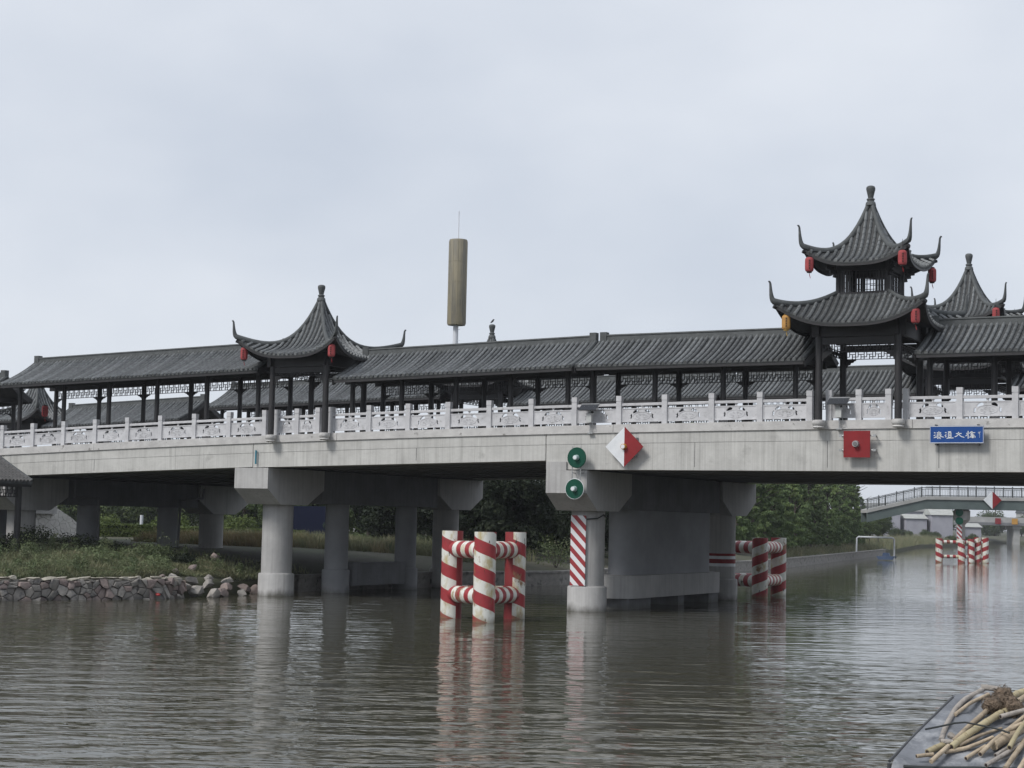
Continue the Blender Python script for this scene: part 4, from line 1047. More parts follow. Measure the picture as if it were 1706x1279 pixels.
b = MB(); b.box(-69.2, -62.1, -10, -2.7, 1.0, 1.82); b.build('floor_slab', M['paving'], sh_)

# abutment with its pale pitched stone wing wall, seen between the columns
ab = empty('abutment', (-85.5, 18, 1.8), 'concrete abutment with pale pitched stone wing wall under the left end of the bridge', 'abutment')
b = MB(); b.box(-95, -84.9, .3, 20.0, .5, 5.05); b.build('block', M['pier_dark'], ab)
b = MB(); b.box(-85.1, -84.45, 19.9, 23.2, 3.72, 4.38); b.build('coping', M['kerb'], ab)
face = [(19.3, 1.3), (27.6, 1.3), (27.0, 2.3), (25.0, 3.50), (23.2, 4.3), (19.3, 4.3)]
b = MB(); b.prism(face, 0, -85.4, -84.85); b.build('wing_wall', M['pale_mortar'], ab)
def top_at(y):
    for (a, za), (c, zc) in zip(face[1:], face[2:]):
        if c <= y <= a: return za + (zc - za) * (a - y) / (a - c)
    return 2
ws = []
for iz in range(15):
    y = 19.4 + R.uniform(0, .4)
    while y < 27.6: ws.append((y, 1.4 + .2 * iz + R.uniform(-.05, .05) - .06 * (y - 23))); y += R.uniform(.5, .95)
for i, (sy_, sz_) in enumerate(ws):
    poly = [(sy_ - 1, sz_ - .5), (sy_ + 1, sz_ - .5), (sy_ + 1, sz_ + .5), (sy_ - 1, sz_ + .5)]
    for j, (oy_, oz_) in enumerate(ws):
        if i == j or abs(oy_ - sy_) > 1.6 or abs(oz_ - sz_) > 1.2: continue
        ny_, nz_ = oy_ - sy_, oz_ - sz_; L_ = math.hypot(ny_, nz_)
        poly = clip(poly, (sy_ + oy_) / 2 - ny_ / L_ * .012, (sz_ + oz_) / 2 - nz_ / L_ * .012, ny_, nz_)
        if len(poly) < 3: break
    for (ya, za), (yb, zb_) in zip(face, face[1:] + face[:1]):
        if len(poly) >= 3: poly = clip(poly, ya, za, (zb_ - za), -(yb - ya))
    if len(poly) < 3: continue
    b = MB(); b.prism(poly, 0, -84.86, -84.82 + R.uniform(0, .05)); b.build('stone', M['pale_wall'], ab)
# ------------------------------------------------------------------ mast
t = empty('antenna_mast', (-64.6, 44, 1.9), 'tall slim antenna mast with a bamboo coloured cylinder, rising behind the galleries', 'mast')
b = MB(); b.cyl(-64.6, 44, 1.6, 18.7, .24, .2, 14); b.build('pole', M['mast'], t, smooth=50)
b = MB(); b.lathe(-64.55, 44, [(.05, 18.62), (.66, 18.64), (.70, 18.72), (.70, 25.1), (.67, 25.2), (.05, 25.22)], 28); b.build('shroud', M['shroud'], t, smooth=40)
b = MB()
for z in (20.3, 21.9, 23.5): b.lathe(-64.55, 44, [(.69, z - .015), (.712, z - .01), (.712, z + .01), (.69, z + .015)], 28)
for k in range(12): a_ = 2 * math.pi * k / 12; b.bar((-64.55 + .705 * math.cos(a_), 44 + .705 * math.sin(a_), 18.75), (-64.55 + .705 * math.cos(a_), 44 + .705 * math.sin(a_), 25.08), .02, .02)
b.build('seam', M['shroud'], t)
b = MB(); b.tube([(-64.55, 44, 25.2), (-64.55, 44, 27.0), (-64.55, 44, 27.4)], [.035, .03, .04], 6); b.build('lightning_rod', M['mast'], t)
b = MB()
for i in range(9): z = 11.5 + .85 * i; b.tube([(-64.4, 43.9, z), (-64.05, 43.75, z)], .015, 5)
b.build('step', M['mast'], t)
# a small bird on the far finial
b = MB(); bx, by, bz = -47.45, 18.65, 15.37
b.tube([(bx - .12, by, bz), (bx - .06, by, bz + .03), (bx + .02, by, bz + .10), (bx + .07, by, bz + .17), (bx + .10, by, bz + .18), (bx + .15, by, bz + .165)], [.012, .045, .06, .045, .035, .008], 8)
bird = b.build('bird', mat('dark plumage', (.05, .05, .055), .7), smooth=60); tag(bird, 'small dark bird perched on the far finial right of the mast', 'bird')

# ------------------------------------------------------------------ plants
def leaf_cloud(n, sampler, size, mt, seed, name, up_bias=.3, long=1.6):
    rr = random.Random(seed); vv = []; fs = []
    for i in range(n):
        p, out = sampler(rr)
        nrm = (out + Vector((rr.gauss(0, .6), rr.gauss(0, .6), rr.gauss(0, .6) + up_bias))).normalized()
        a = nrm.orthogonal().normalized(); a = (Matrix.Rotation(rr.uniform(0, 6.28), 3, nrm) @ a); c = nrm.cross(a)
        s_ = size * rr.uniform(.55, 1.3); L = s_ * long
        q = len(vv); vv += [p - a * L * .5, p + c * s_ * .5 - a * L * .05 + nrm * s_ * .12, p + a * L * .5, p - c * s_ * .5 - a * L * .05 + nrm * s_ * .12]; fs.append((q, q + 1, q + 2, q + 3))
    me = bpy.data.meshes.new(name); me.from_pydata(vv, [], fs); me.materials.append(mt); me.update(); return me
def clump_sampler(clumps):
    tot = [c[1] ** 2 for c in clumps]
    def f(rr):
        c, r_, sq = rr.choices(clumps, tot)[0]
        d = Vector((rr.gauss(0, 1), rr.gauss(0, 1), rr.gauss(0, 1))).normalized(); k = rr.random() ** .35
        return c + Vector((d.x, d.y, d.z * sq)) * r_ * k, d
    return f
def conifer_mesh(seed, H, Rb, n, size, mt):
    rr = random.Random(seed); cl = []
    for i in range(120):
        q = rr.random() ** .8; z = H * (.06 + .92 * q); rad_ = Rb * (1 - q) ** .62 * (.75 + .5 * rr.random()) * (.55 + .45 * min(1, q * 5)); a = rr.uniform(0, 6.28)
        cl.append((Vector((rad_ * math.cos(a) * .85, rad_ * math.sin(a) * .85, z - .08 * rad_)), (.22 + .34 * (1 - q)) * Rb * .55, .5))
    return leaf_cloud(n, clump_sampler(cl), size, mt, seed, 'crown', .15, 2.2)
def broad_mesh(seed, H, Rb, n, size, mt, z0=.25):
    rr = random.Random(seed); cl = []
    for i in range(46):
        d = Vector((rr.gauss(0, 1), rr.gauss(0, 1), rr.gauss(0, .9))).normalized() * (rr.random() ** .4)
        cl.append((Vector((d.x * Rb * .8, d.y * Rb * .8, H * (z0 + (1 - z0) * .5) + d.z * H * (1 - z0) * .42)), Rb * rr.uniform(.18, .36), .75))
    return leaf_cloud(n, clump_sampler(cl), size, mt, seed, 'crown', .3, 1.5)
def trunk_mesh(seed, H, r, limbs, mt=None):
    rr = random.Random(seed); b = MB()
    pts = [(rr.uniform(-.1, .1) * i * .3, rr.uniform(-.1, .1) * i * .3, H * i / 6) for i in range(7)]; b.tube(pts, [r * (1 - .13 * i) for i in range(7)], 8)
    for i in range(limbs):
        z = H * rr.uniform(.35, .9); a = rr.uniform(0, 6.28); L = H * rr.uniform(.18, .35)
        b.tube([(0, 0, z), (math.cos(a) * L * .5, math.sin(a) * L * .5, z + L * .35), (math.cos(a) * L, math.sin(a) * L, z + L * .6)], [r * .45, r * .28, r * .1], 6)
    return b.mesh('trunk', mt or M['bark'], smooth=60)
CON = [conifer_mesh(100 + i, 11.3, 2.25, 7000, .21, M['conifer']) for i in range(5)]
BRD = [broad_mesh(200 + i, 7.5, 3.3, 4600, .20, M['broadleaf']) for i in range(4)]
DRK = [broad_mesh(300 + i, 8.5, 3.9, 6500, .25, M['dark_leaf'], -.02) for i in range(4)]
THK = [broad_mesh(330 + i, 5.0, 3.8, 6000, .22, M['broadleaf'], -.05) for i in range(3)]
TC = [trunk_mesh(400 + i, 8.5, .2, 8) for i in range(3)]; TB = [trunk_mesh(420 + i, 5.5, .2, 7) for i in range(3)]
def tree(x, y, crowns, trunks, s_, label, group, name='tree', sz=None):
    z = ground_z(x, y) - .1; t = empty(name, (x, y, z), label, 'tree', group)
    rz = R.uniform(0, 6.28); sc_ = (s_, s_, s_ * (sz or 1))
    place('crown', R.choice(crowns), t, (x, y, z), (0, 0, rz), sc_); place('trunk', R.choice(trunks), t, (x, y, z), (0, 0, rz), sc_)
for i in range(20):
    q = i / 19; x = -56.6 + (-73.2 + 56.6) * q ** 1.0; y = 84 + 95 * q
    tree(x - R.uniform(0, 1.4), y + R.uniform(-1.2, 1.2), CON, TC, R.uniform(.94, 1.08) * (1.02 - .12 * q), ORD[i] + ' conifer from the bridge in the front row along the river wall', 'conifers along the river wall', 'conifer_tree')
for i in range(13):
    q = i / 12; tree(-63.5 - 17 * q + R.uniform(-1.5, 1.5), 86 + 92 * q + R.uniform(-2, 2), CON, TC, R.uniform(.94, 1.06) * (1.04 - .16 * q), ORD[i] + ' conifer from the bridge in the rear row behind the river wall', 'conifers of the second row', 'conifer_tree')
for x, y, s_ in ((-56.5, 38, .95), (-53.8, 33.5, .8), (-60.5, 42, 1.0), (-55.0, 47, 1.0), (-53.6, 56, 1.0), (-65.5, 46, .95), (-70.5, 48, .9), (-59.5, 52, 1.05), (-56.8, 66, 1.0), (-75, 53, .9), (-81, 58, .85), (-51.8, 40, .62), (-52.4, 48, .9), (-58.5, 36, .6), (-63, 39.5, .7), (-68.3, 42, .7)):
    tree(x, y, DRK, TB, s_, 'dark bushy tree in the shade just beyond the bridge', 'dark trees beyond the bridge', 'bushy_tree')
for x, y, s_ in ((-88, 60, .8), (-96, 64, .8), (-105, 72, .85), (-114, 70, .8), (-121, 80, .9), (-84, 66, .85), (-78, 40, .5), (-99, 78, .95), (-110, 88, 1.0), (-71.0, 38.5, .42), (-130, 92, 1.0), (-140, 96, 1.0)):
    tree(x, y, BRD, TB, s_, 'leafy tree in the park seen between the bridge columns', 'park trees behind the bridge')
for x, y, s_ in ((-80.5, 195, .75), (-78.0, 205, .7), (-84, 215, .75), (-88, 232, .8), (-90, 250, .8), (-95, 266, .8), (-74.5, 188, .6)):
    tree(x, y, BRD, TB, s_, 'dark leafy tree on the bank below the footbridge ramp', 'trees by the footbridge ramp')
for x, y, s_ in ((-128, 520, 1.5), (-120, 524, 1.2), (-113, 515, 1.4), (-135, 540, 1.5), (-100, 530, 1.3), (-92, 520, 1.2), (-146, 530, 1.5), (-108, 505, .9), (-98, 500, .8), (-86, 510, 1.0)):
    tree(x, y, THK, TB, s_ * 1.15, 'distant tree beyond the farthest bridge', 'distant trees')
for i in range(26):
    q = i / 25; x = -61 - 95 * q + R.uniform(-1.5, 1.5); y = 62 + 36 * q + R.uniform(-3, 3)
    tree(x, y, THK, TB, R.uniform(.85, 1.15) * (1 + .25 * q), 'leafy thicket tree closing the view at the back of the park', 'thicket at the back of the park', 'bushy_tree')
# hedges and clipped bushes
def hedge(x0, y0, x1, y1, w, h, label, n=2600, seed=1):
    a = Vector((x0, y0, 0)); c = Vector((x1, y1, 0)); d = (c - a); L = d.length; d.normalize(); s_ = Vector((d.y, -d.x, 0)); z0 = ground_z((x0 + x1) / 2, (y0 + y1) / 2) - .05
    def f(rr):
        u, v, z = rr.uniform(0, L), rr.uniform(-.5, .5) * w, rr.uniform(0, h)
        k = rr.random()
        if k < .45: v = -.5 * w if s_.y > 0 else .5 * w; o = s_ * math.copysign(1, v)
        elif k < .85: z = h; o = Vector((0, 0, 1))
        else: o = s_ * math.copysign(1, v)
        wob = .08 * noise.noise(Vector((u, v * 2, z * 2)) * 1.3)
        return a + d * u + s_ * (v + wob) + Vector((0, 0, z + wob)) - Vector((x0, y0, 0)), o
    me = leaf_cloud(n, f, .13, M['hedge'], seed, 'leaves', .2, 1.5)
    t = empty('hedge', (x0, y0, z0), label, 'hedge', 'clipped hedges in the park'); place('leaves', me, t, (x0, y0, z0))
    b = MB(); b.bar(a + Vector((0, 0, z0 + h / 2)), c + Vector((0, 0, z0 + h / 2)), w * .9, h * .9); b.build('core', M['dark_leaf'], t)
hedge(-88.6, 32, -83.6, 34.5, 1.2, .95, 'clipped green hedge beneath the round bushes, left of the thin inner column', 2600, 1)
hedge(-83.0, 34.8, -79.5, 36.5, 1.2, .95, 'clipped green hedge between the inner columns of the first pier', 2200, 2)
hedge(-79.0, 36.6, -74.2, 38.6, 1.2, .95, 'clipped green hedge left of the far column of the first pier', 2600, 3)
def bush(x, y, r, h, label, mt, group=None, n=1500, size=.1, seed=0, name='round_bush', zz=None):
    cl = [(Vector((r * .55 * math.cos(i * 1.3), r * .55 * math.sin(i * 1.3), h * (.35 + .12 * (i % 3)))), r * .62, h / r * .62) for i in range(6)]
    z = (ground_z(x, y) if zz is None else zz) - .1; t = empty(name, (x, y, z), label, 'bush', group); place('leaves', leaf_cloud(n, clump_sampler(cl), size, mt, seed, 'leaves', .35, 1.5), t, (x, y, z))
    b = MB()
    for i in range(5): b.tube([(x, y, z), (x + r * .4 * math.cos(i * 1.26), y + r * .4 * math.sin(i * 1.26), z + h * .6)], [.03, .012], 5)
    b.build('stem', M['bark'], t)
bush(-91.5, 36, 1.25, 2.0, 'round clipped bush left of the white post', M['hedge'], None, 1900, .12, 11)
bush(-86.6, 38, 1.5, 2.1, 'round clipped bush right of the white post', M['hedge'], None, 2200, .12, 12)
bush(-84.0, 43, 1.8, 2.3, 'loose round bush behind the hedges, right of the inner column', M['hedge'], None, 2200, .13, 13)
b = MB(); b.cyl(-88.1, 36.5, 1.8, 3.75, .13, None, 12); tag(b.build('white_post', M['mast'], smooth=50), 'white post standing between two round clipped bushes', 'post')
b = MB(); b.box(-116, -106, 95, 99, 1.8, 5.2); b.box(-116.3, -105.7, 94.7, 99.3, 5.2, 5.5); tag(b.build('white_building', M['white_house']), 'low white building far behind the hedges, left of the white post', 'building')
# weeds and shrubs on the near bank
WS = [(-63.4, -2.2, .9, 1.2, 'dark_leaf', 'dark shrub beside the shelter post'), (-65.6, 1.0, 1.3, 1.5, 'dark_leaf', 'dark shrub under the bridge in front of the pale wing wall'), (-64.2, 2.8, 1.2, 1.2, 'dark_leaf', 'dark shrub between two columns of the first pier'),
      (-57.8, 1.2, 1.3, 1.0, 'weed', 'spreading weed clump before the thin inner column'), (-61.6, -6.0, .7, .9, 'weed', 'green weed clump beside the pale slab boulder'), (-60.0, -7.6, .7, .6, 'weed', 'low grey green weed clump left above the stone wall'),
      (-57.0, -2.8, .9, .7, 'weed', 'weed clump in the middle of the grassy bank'), (-54.8, -1.6, .7, .8, 'weed', 'tall weed clump above the boulder heap'), (-59.4, -1.0, 1.0, .8, 'weed', 'weed clump under the edge of the bridge at left'), (-55.6, 1.2, .9, .7, 'dark_leaf', 'dark weed clump in the bridge shade behind the boulders'),
      (-61.0, 1.6, 1.1, .9, 'dark_leaf', 'dark low shrub in front of the first pier columns')]
for i, (x, y, r_, h_, mt, lb) in enumerate(WS): bush(x, y, r_, h_, lb, M[mt], None, 1500, .085, 500 + i, 'shrub')
# thin shrub behind the nearest fender
bush(-49.2, 31.0, 1.5, 2.2, 'sparse shrub on the river wall behind the nearest fender', M['weed'], None, 650, .1, 77, 'shrub')
def blades(n, region, hgt, mt, name, seed):
    rr = random.Random(seed); vv = []; fs = []
    for i in range(n):
        x, y = region(rr)
        z = ground_z(x, y) - .03; h_ = hgt * rr.uniform(.4, 1.25) * (.7 + .6 * (noise.noise(Vector((x * .5, y * .5, seed))) + .5)); a = rr.uniform(0, 6.28); w = rr.uniform(.012, .03) * 1.3; l_ = rr.gauss(0, .35) * h_; m_ = rr.gauss(0, .35) * h_
        dx, dy = math.cos(a) * w, math.sin(a) * w; q = len(vv)
        vv += [(x - dx, y - dy, z), (x + dx, y + dy, z), (x + l_ * .4 + dx * .7, y + m_ * .4 + dy * .7, z + h_ * .6), (x + l_ * .4 - dx * .7, y + m_ * .4 - dy * .7, z + h_ * .6), (x + l_, y + m_, z + h_)]
        fs += [(q, q + 1, q + 2, q + 3), (q + 3, q + 2, q + 4)]
    me = bpy.data.meshes.new(name); me.from_pydata(vv, [], fs); me.materials.append(mt); me.update()
    o = bpy.data.objects.new(name, me); link(o); return tag(o, kind='stuff')
def reg_bank(rr):
    while True:
        y = rr.uniform(-15, 5) if rr.random() < .85 else rr.uniform(-5, 9); d = .55 + 13 * rr.random() ** 1.5
        if y < -12: xs = -54.9 + (y + 12) * -.45
        elif y < -5.6: xs = -54.9 + (y + 12) * .453
        else: xs = -52.2
        x = xs - d
        if y > 2 and rr.random() < .6: continue
        if x < -62.0 and y < -2.6: continue
        return x, y
gr = blades(30000, reg_bank, .33, M['grass'], 'grass', 3); gr['label'] = 'rough green grass on the left bank above the stone wall'
def cover_samp(rr):
    x, y = reg_bank(rr); k = noise.noise(Vector((x * .45, y * .45, 5.))) + .5
    return Vector((x, y, ground_z(x, y) + max(0.05, 1.0 * k * k + .1) * rr.random() ** .7)), Vector((0, 0, 1))
o = bpy.data.objects.new('ground_cover', leaf_cloud(26000, cover_samp, .055, M['weed'], 31, 'ground_cover', .5, 1.7)); link(o); tag(o, 'leafy weeds mixed into the grass of the left bank', None, None, 'stuff')
WC = []
while len(WC) < 70:
    q = reg_bank(R); WC.append((q[0], q[1], R.uniform(.25, .6), R.uniform(.35, 1.0)))
def cover3(rr):
    x, y, r_, h_ = rr.choice(WC); a = rr.uniform(0, 6.28); q = rr.random() ** .6; z = rr.random()
    x += math.cos(a) * r_ * q * (1 - .5 * z); y += math.sin(a) * r_ * q * (1 - .5 * z)
    return Vector((x, y, ground_z(x, y) + h_ * z)), Vector((math.cos(a), math.sin(a), .5))
o = bpy.data.objects.new('ground_cover', leaf_cloud(15000, cover3, .05, M['weed'], 33, 'ground_cover', .4, 2.4)); link(o); tag(o, 'taller scrubby weed tufts scattered over the left bank', None, None, 'stuff')
def cover2(rr):
    t_ = rr.random(); x = -54 - 80 * t_ + rr.uniform(-4, 4); y = 34 + 20 * rr.random() + 35 * t_
    return Vector((x, y, ground_z(x, y) + .5 * rr.random())), Vector((0, 0, 1))
o = bpy.data.objects.new('ground_cover', leaf_cloud(14000, cover2, .16, M['broadleaf'], 32, 'ground_cover', .6, 1.7)); link(o); tag(o, 'low green ground cover in the park beyond the bridge', None, None, 'stuff')
def reg_dry(rr):
    t_ = rr.random(); return -76 + 24 * t_ + rr.uniform(-1, 1), 24.5 + 8 * rr.random() + 3 * (1 - t_)
gr = blades(15000, reg_dry, .8, M['grass'], 'grass', 4); gr['label'] = 'tall grass strip beyond the bridge between the columns'
def reg_dry2(rr):
    return rr.uniform(-77, -66.5), rr.uniform(22.5, 29)
gr = blades(9000, reg_dry2, .75, M['dry'], 'grass', 5); gr['label'] = 'dry straw coloured grass beyond the bridge left of the second pier'
def reg_rb(rr):
    t_ = rr.random(); return -54.9 - 16 * t_ - rr.random() * 2.2, 91 + 90 * t_ + rr.uniform(-1, 1)
gr = blades(6000, reg_rb, .6, M['grass'], 'grass', 6); gr['label'] = 'grass on top of the river wall under the conifers'
def reg_fr(rr):
    t_ = rr.random(); return -71 - 28 * t_ - rr.random() * 9, 181 + 160 * t_
gr = blades(9000, reg_fr, 1.2, M['grass'], 'grass', 8); gr['label'] = 'reedy grass on the far bank below the lilac houses'
# dark blue hoarding in the trees
b = MB(); b.box(-76.2, -72.4, 39.5, 39.6, 2.6, 4.7); tag(b.build('hoarding', mat('dark blue hoarding', (.008, .011, .028), .9, spec=.1)), 'dark blue hoarding among trees right of the second pier column', 'hoarding')

# ------------------------------------------------------------------ far things beyond the bridge
# pipe frame over the water
t = empty('pipe_frame', (-57.7, 141.2, 0), 'white pipe frame shaped like a goal at the end of the river wall', 'pipe')
b = MB(); b.tube([(-57.7, 141.2, -1.5), (-57.7, 141.2, 2.6), (-57.85, 141.1, 2.78), (-58.0, 141.0, 2.82), (-61.6, 139.1, 2.84), (-61.75, 139.0, 2.7), (-61.8, 138.98, 1.0)], .11, 10); b.build('pipe', M['sign_white'], t, smooth=50)
# small blue boat at its foot
b = MB(); b.prism([(-59.6, .1), (-57.9, .1), (-57.5, .55), (-59.9, .5)], 1, 141.0, 142.0); b.prism([(-59.2, .55), (-58.3, .55), (-58.45, .95), (-59.1, .95)], 1, 141.2, 141.8)
tag(b.build('small_boat', mat('faded blue paint', (.07, .11, .2), .6)), 'small blue boat moored at the foot of the white pipe frame', 'boat')
# footbridge
U = Vector((.880, .474, 0)); V_ = Vector((-.474, .880, 0))
FO = Vector((-53.0, 138.45, 0))
def FP(u, v, z): p = FO + U * u + V_ * v; return (p.x, p.y, z)
fb = empty('footbridge', FP(4.4, 2, 0), 'grey green steel footbridge with railings behind the main bridge at right', 'bridge')
for v in (0, 3.2):
    b = MB(); b.add([FP(u, v + w, z) for w in (0, .3) for u, z in ((-7.2, 5.79), (0, 7.55), (34, 7.75), (34, 6.55), (0, 6.45), (-7.2, 4.65))], [(0, 1, 4, 5), (1, 2, 3, 4), (11, 10, 7, 6), (10, 9, 8, 7), (0, 6, 7, 1), (1, 7, 8, 2), (5, 4, 10, 11), (4, 3, 9, 10), (0, 5, 11, 6), (2, 8, 9, 3)])
    b.build('girder', M['fb_green'], fb)
b = MB(); b.add([FP(u, w, z) for w in (-.15, 3.65) for u, z in ((-7.2, 6.19), (0, 7.95), (34, 8.15), (34, 7.753), (0, 7.553), (-7.2, 5.793))], [(0, 1, 4, 5), (1, 2, 3, 4), (11, 10, 7, 6), (10, 9, 8, 7), (0, 6, 7, 1), (1, 7, 8, 2), (5, 4, 10, 11), (4, 3, 9, 10), (0, 5, 11, 6), (2, 8, 9, 3)])
b.build('deck', M['fb_conc'], fb)
def fz(u): return 7.95 + (.2 * u / 34 if u > 0 else u * 2.2 / 9)
for v in (-.1, 3.6):
    b = MB()
    for a, c in ((-7.2, 0), (0, 34)):
        for dz, h_ in ((1.12, .08), (.12, .05), (.92, .04)): b.bar(FP(a, v, fz(a) + dz), FP(c, v, fz(c) + dz), .06, h_)
    u = -7.2
    while u < 34:
        b.bar(FP(u, v, fz(u)), FP(u, v, fz(u) + .95), .028, .028, (0, 1, 0)); u += .19
    b.build('railing', M['fb_rail'], fb)
    u = -7.2
    while u < 34:
        b = MB(); b.bar(FP(u, v, fz(u)), FP(u, v, fz(u) + 1.3), .11, .11, (0, 1, 0)); b.build('rail_post', M['fb_rail'], fb); u += 2.2
b = MB(); c0 = FP(4.75, 1.8, 0)
b.cyl(c0[0], c0[1], -2, 4.9, .42, None, 16); b.lathe(c0[0], c0[1], [(.42, 4.6), (1.0, 5.2), (1.05, 6.3), (.8, 6.45)], 8); b.build('pier', M['fb_conc'], fb, smooth=30)
b = MB(); c1 = FP(30, 1.8, 0); b.cyl(c1[0], c1[1], -2, 6.5, .5, None, 16); b.build('pier', M['fb_conc'], fb, smooth=30)
for z, lb in ((6.08, 'upper small green disc on the footbridge pier'), (5.05, 'lower small green disc on the footbridge pier')):
    c = Vector(FP(4.15, .62, z)); b = MB(); b.tube([c - V_ * .04, c + V_ * .04], .47, 20); tag(b.build('signal_disc', M['sign_green'], smooth=40), lb, 'signal', 'small green discs on the footbridge pier')
c = Vector(FP(4.3, 1.2, 3.55)); o = place('striped_board', None, None, c) if False else None
b = MB(); b.box(-.30, .30, -.03, .03, -1.0, 1.05); o = place('striped_board', b.mesh('striped_board', stripe_material('far board print', 'diag', 1, .1, None, .55)), None, c, (0, 0, math.atan2(U.y, U.x))); tag(o, 'small striped board below the green discs of the footbridge', 'sign')
t = empty('diamond_sign', FP(7.9, -.3, 7.6), 'small white and red diamond sign on the footbridge railing', 'sign')
for sg, k in ((-1, 'sign_white'), (1, 'sign_red')):
    b = MB(); u0_ = 7.9; b.add([FP(u0_, v, z) if uu == 0 else FP(u0_ + sg * 1.1, v, z) for v in (-.36, -.28) for uu, z in ((0, 6.55), (1, 7.65), (0, 8.7))], [(0, 1, 2), (5, 4, 3), (0, 3, 4, 1), (1, 4, 5, 2), (2, 5, 3, 0)]); b.build('half_plate', M[k], t)
fpts = [(-51.3, 139.0), (-47.2, 138.3), (-48.3, 140.9), (-45.8, 143.6), (-45.4, 141.5), (-47.2, 145.5)]
fender([(-51.6, 139.0), (-49.2, 140.1), (-48.2, 140.8)], 2.9, .42, 1, 'small striped pile fender left of the footbridge pier', (.75, 2.5), pr=.2)
fender([(-47.6, 141.6), (-46.8, 142.1), (-47.4, 144.0)], 3.1, .42, -1, 'small striped pile fender right of the footbridge pier', (.75, 2.5), pr=.2)
# farthest road bridge
f2 = empty('far_bridge', (-95, 450, 0), 'pale concrete road bridge far off at the right edge', 'bridge')
u2 = Vector((.88, .474, 0)); o2 = Vector((-118, 439, 0))
def F2(u, v, z): p = o2 + u2 * u + Vector((-.474, .88, 0)) * v; return (p.x, p.y, z)
def box2(b, ua, ub, va, vb_, za, zb_): b.add([F2(u, v, z) for z in (za, zb_) for u, v in ((ua, va), (ub, va), (ub, vb_), (ua, vb_))], [(0, 3, 2, 1), (4, 5, 6, 7), (0, 1, 5, 4), (1, 2, 6, 5), (2, 3, 7, 6), (3, 0, 4, 7)])
b = MB(); box2(b, -2, 90, 0, 9, 6.35, 7.9); b.build('parapet', M['fb_conc'], f2)
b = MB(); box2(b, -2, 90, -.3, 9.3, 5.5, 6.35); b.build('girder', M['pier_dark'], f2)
for u in (3.0, 14.5, 38, 62):
    b = MB(); box2(b, u - 1.3, u + 1.3, .5, 8.5, 4.6, 5.49); box2(b, u - .9, u + .9, 1, 3, -2, 4.6); box2(b, u - .9, u + .9, 6, 8, -2, 4.6); b.build('pier', M['fb_conc'], f2)
for u, k, lb in ((8.6, 'sign_red', 'small red square sign on the far road bridge'), (13.5, 'amber', 'small yellow square sign on the far road bridge')):
    b = MB(); box2(b, u - .85, u + .85, -.5, -.34, 5.9, 7.6); tag(b.build('square_sign', M[k]), lb, 'sign')
# houses
def house(x, y, w, d, h, roofh, label, mt, rt='house_roof', wins=0, rot=.49, name='house', floors=1):
    t = empty(name, (x, y, 2), label, 'building'); cs, sn_ = math.cos(rot), math.sin(rot)
    def Q(u, v, z): return (x + cs * u - sn_ * v, y + sn_ * u + cs * v, z)
    def bx(b, a, c, e, f, g, h_): b.add([Q(u, v, z) for z in (g, h_) for u, v in ((a, e), (c, e), (c, f), (a, f))], [(0, 3, 2, 1), (4, 5, 6, 7), (0, 1, 5, 4), (1, 2, 6, 5), (2, 3, 7, 6), (3, 0, 4, 7)])
    b = MB(); bx(b, -w / 2, w / 2, 0, d, 1.5, h); b.build('wall', mt, t)
    b = MB()
    if roofh > .3:
        b.add([Q(u, v, z) for u in (-w / 2 - .3, w / 2 + .3) for v, z in ((-.4, h - .1), (d / 2, h + roofh), (d + .4, h - .1))], [(0, 1, 2), (5, 4, 3), (0, 3, 4, 1), (1, 4, 5, 2), (2, 5, 3, 0)])
    else: bx(b, -w / 2 - .2, w / 2 + .2, -.2, d + .2, h + .002, h + .3)
    b.build('roof', M[rt], t)
    for f in range(floors):
        for i in range(wins):
            u = -w / 2 + (i + .5) * w / wins; zc = h - (h - 2) * (f + .5) / floors
            b = MB(); bx(b, u - .6, u + .6, -.06, .02, zc - .7, zc + .7); wd_ = b.build('window', M['white_house'], t)
            b = MB(); bx(b, u - .5, u + .5, -.08, -.062, zc - .6, zc + .6); b.build('pane', M['glass'], wd_)
house(-110.5, 352, 5.2, 8, 6.6, 1.0, 'lilac grey house block with a lower pale roof, left under the footbridge', M['pale_house'], 'pale_roof')
house(-104.6, 354, 5.2, 8, 7.6, 1.9, 'tall lilac grey house with a pale roof under the footbridge', M['pale_house'], 'pale_roof')
house(-116.5, 350, 5.0, 8, 7.6, .2, 'lilac grey house wall farthest left beside the trees', M['pale_house'], 'pale_roof')
house(-99.0, 362, 4.2, 8, 4.8, .9, 'low lilac grey shed right of the tall lilac house', M['pale_house'], 'pale_roof')
house(-121.0, 376, 17, 10, 8.6, 2.0, 'long pale roofed house behind the lilac houses', M['pale_house'])
for i in range(12):
    q = i / 11; tree(-117 + 20 * q + R.uniform(-1, 1), 345 + 6 * q + R.uniform(-2, 1), THK, TB, R.uniform(.28, .5), 'low green shrub on the bank in front of the lilac houses', 'shrubs before the lilac houses', 'bank_shrub')
house(-150, 372, 13, 10, 16.5, .2, 'white apartment block above the conifers', M['white_house'], wins=4, floors=4, name='apartment_block')
house(-121.5, 560, 11, 8, 10.5, 3.2, 'distant dark gabled house beyond the far bridge', M['fb_conc'], rt='fb_rail', wins=3)
house(-99, 560, 12, 8, 11.0, 2.0, 'distant pale house at the right edge beyond the far bridge', M['fb_conc'], wins=3)

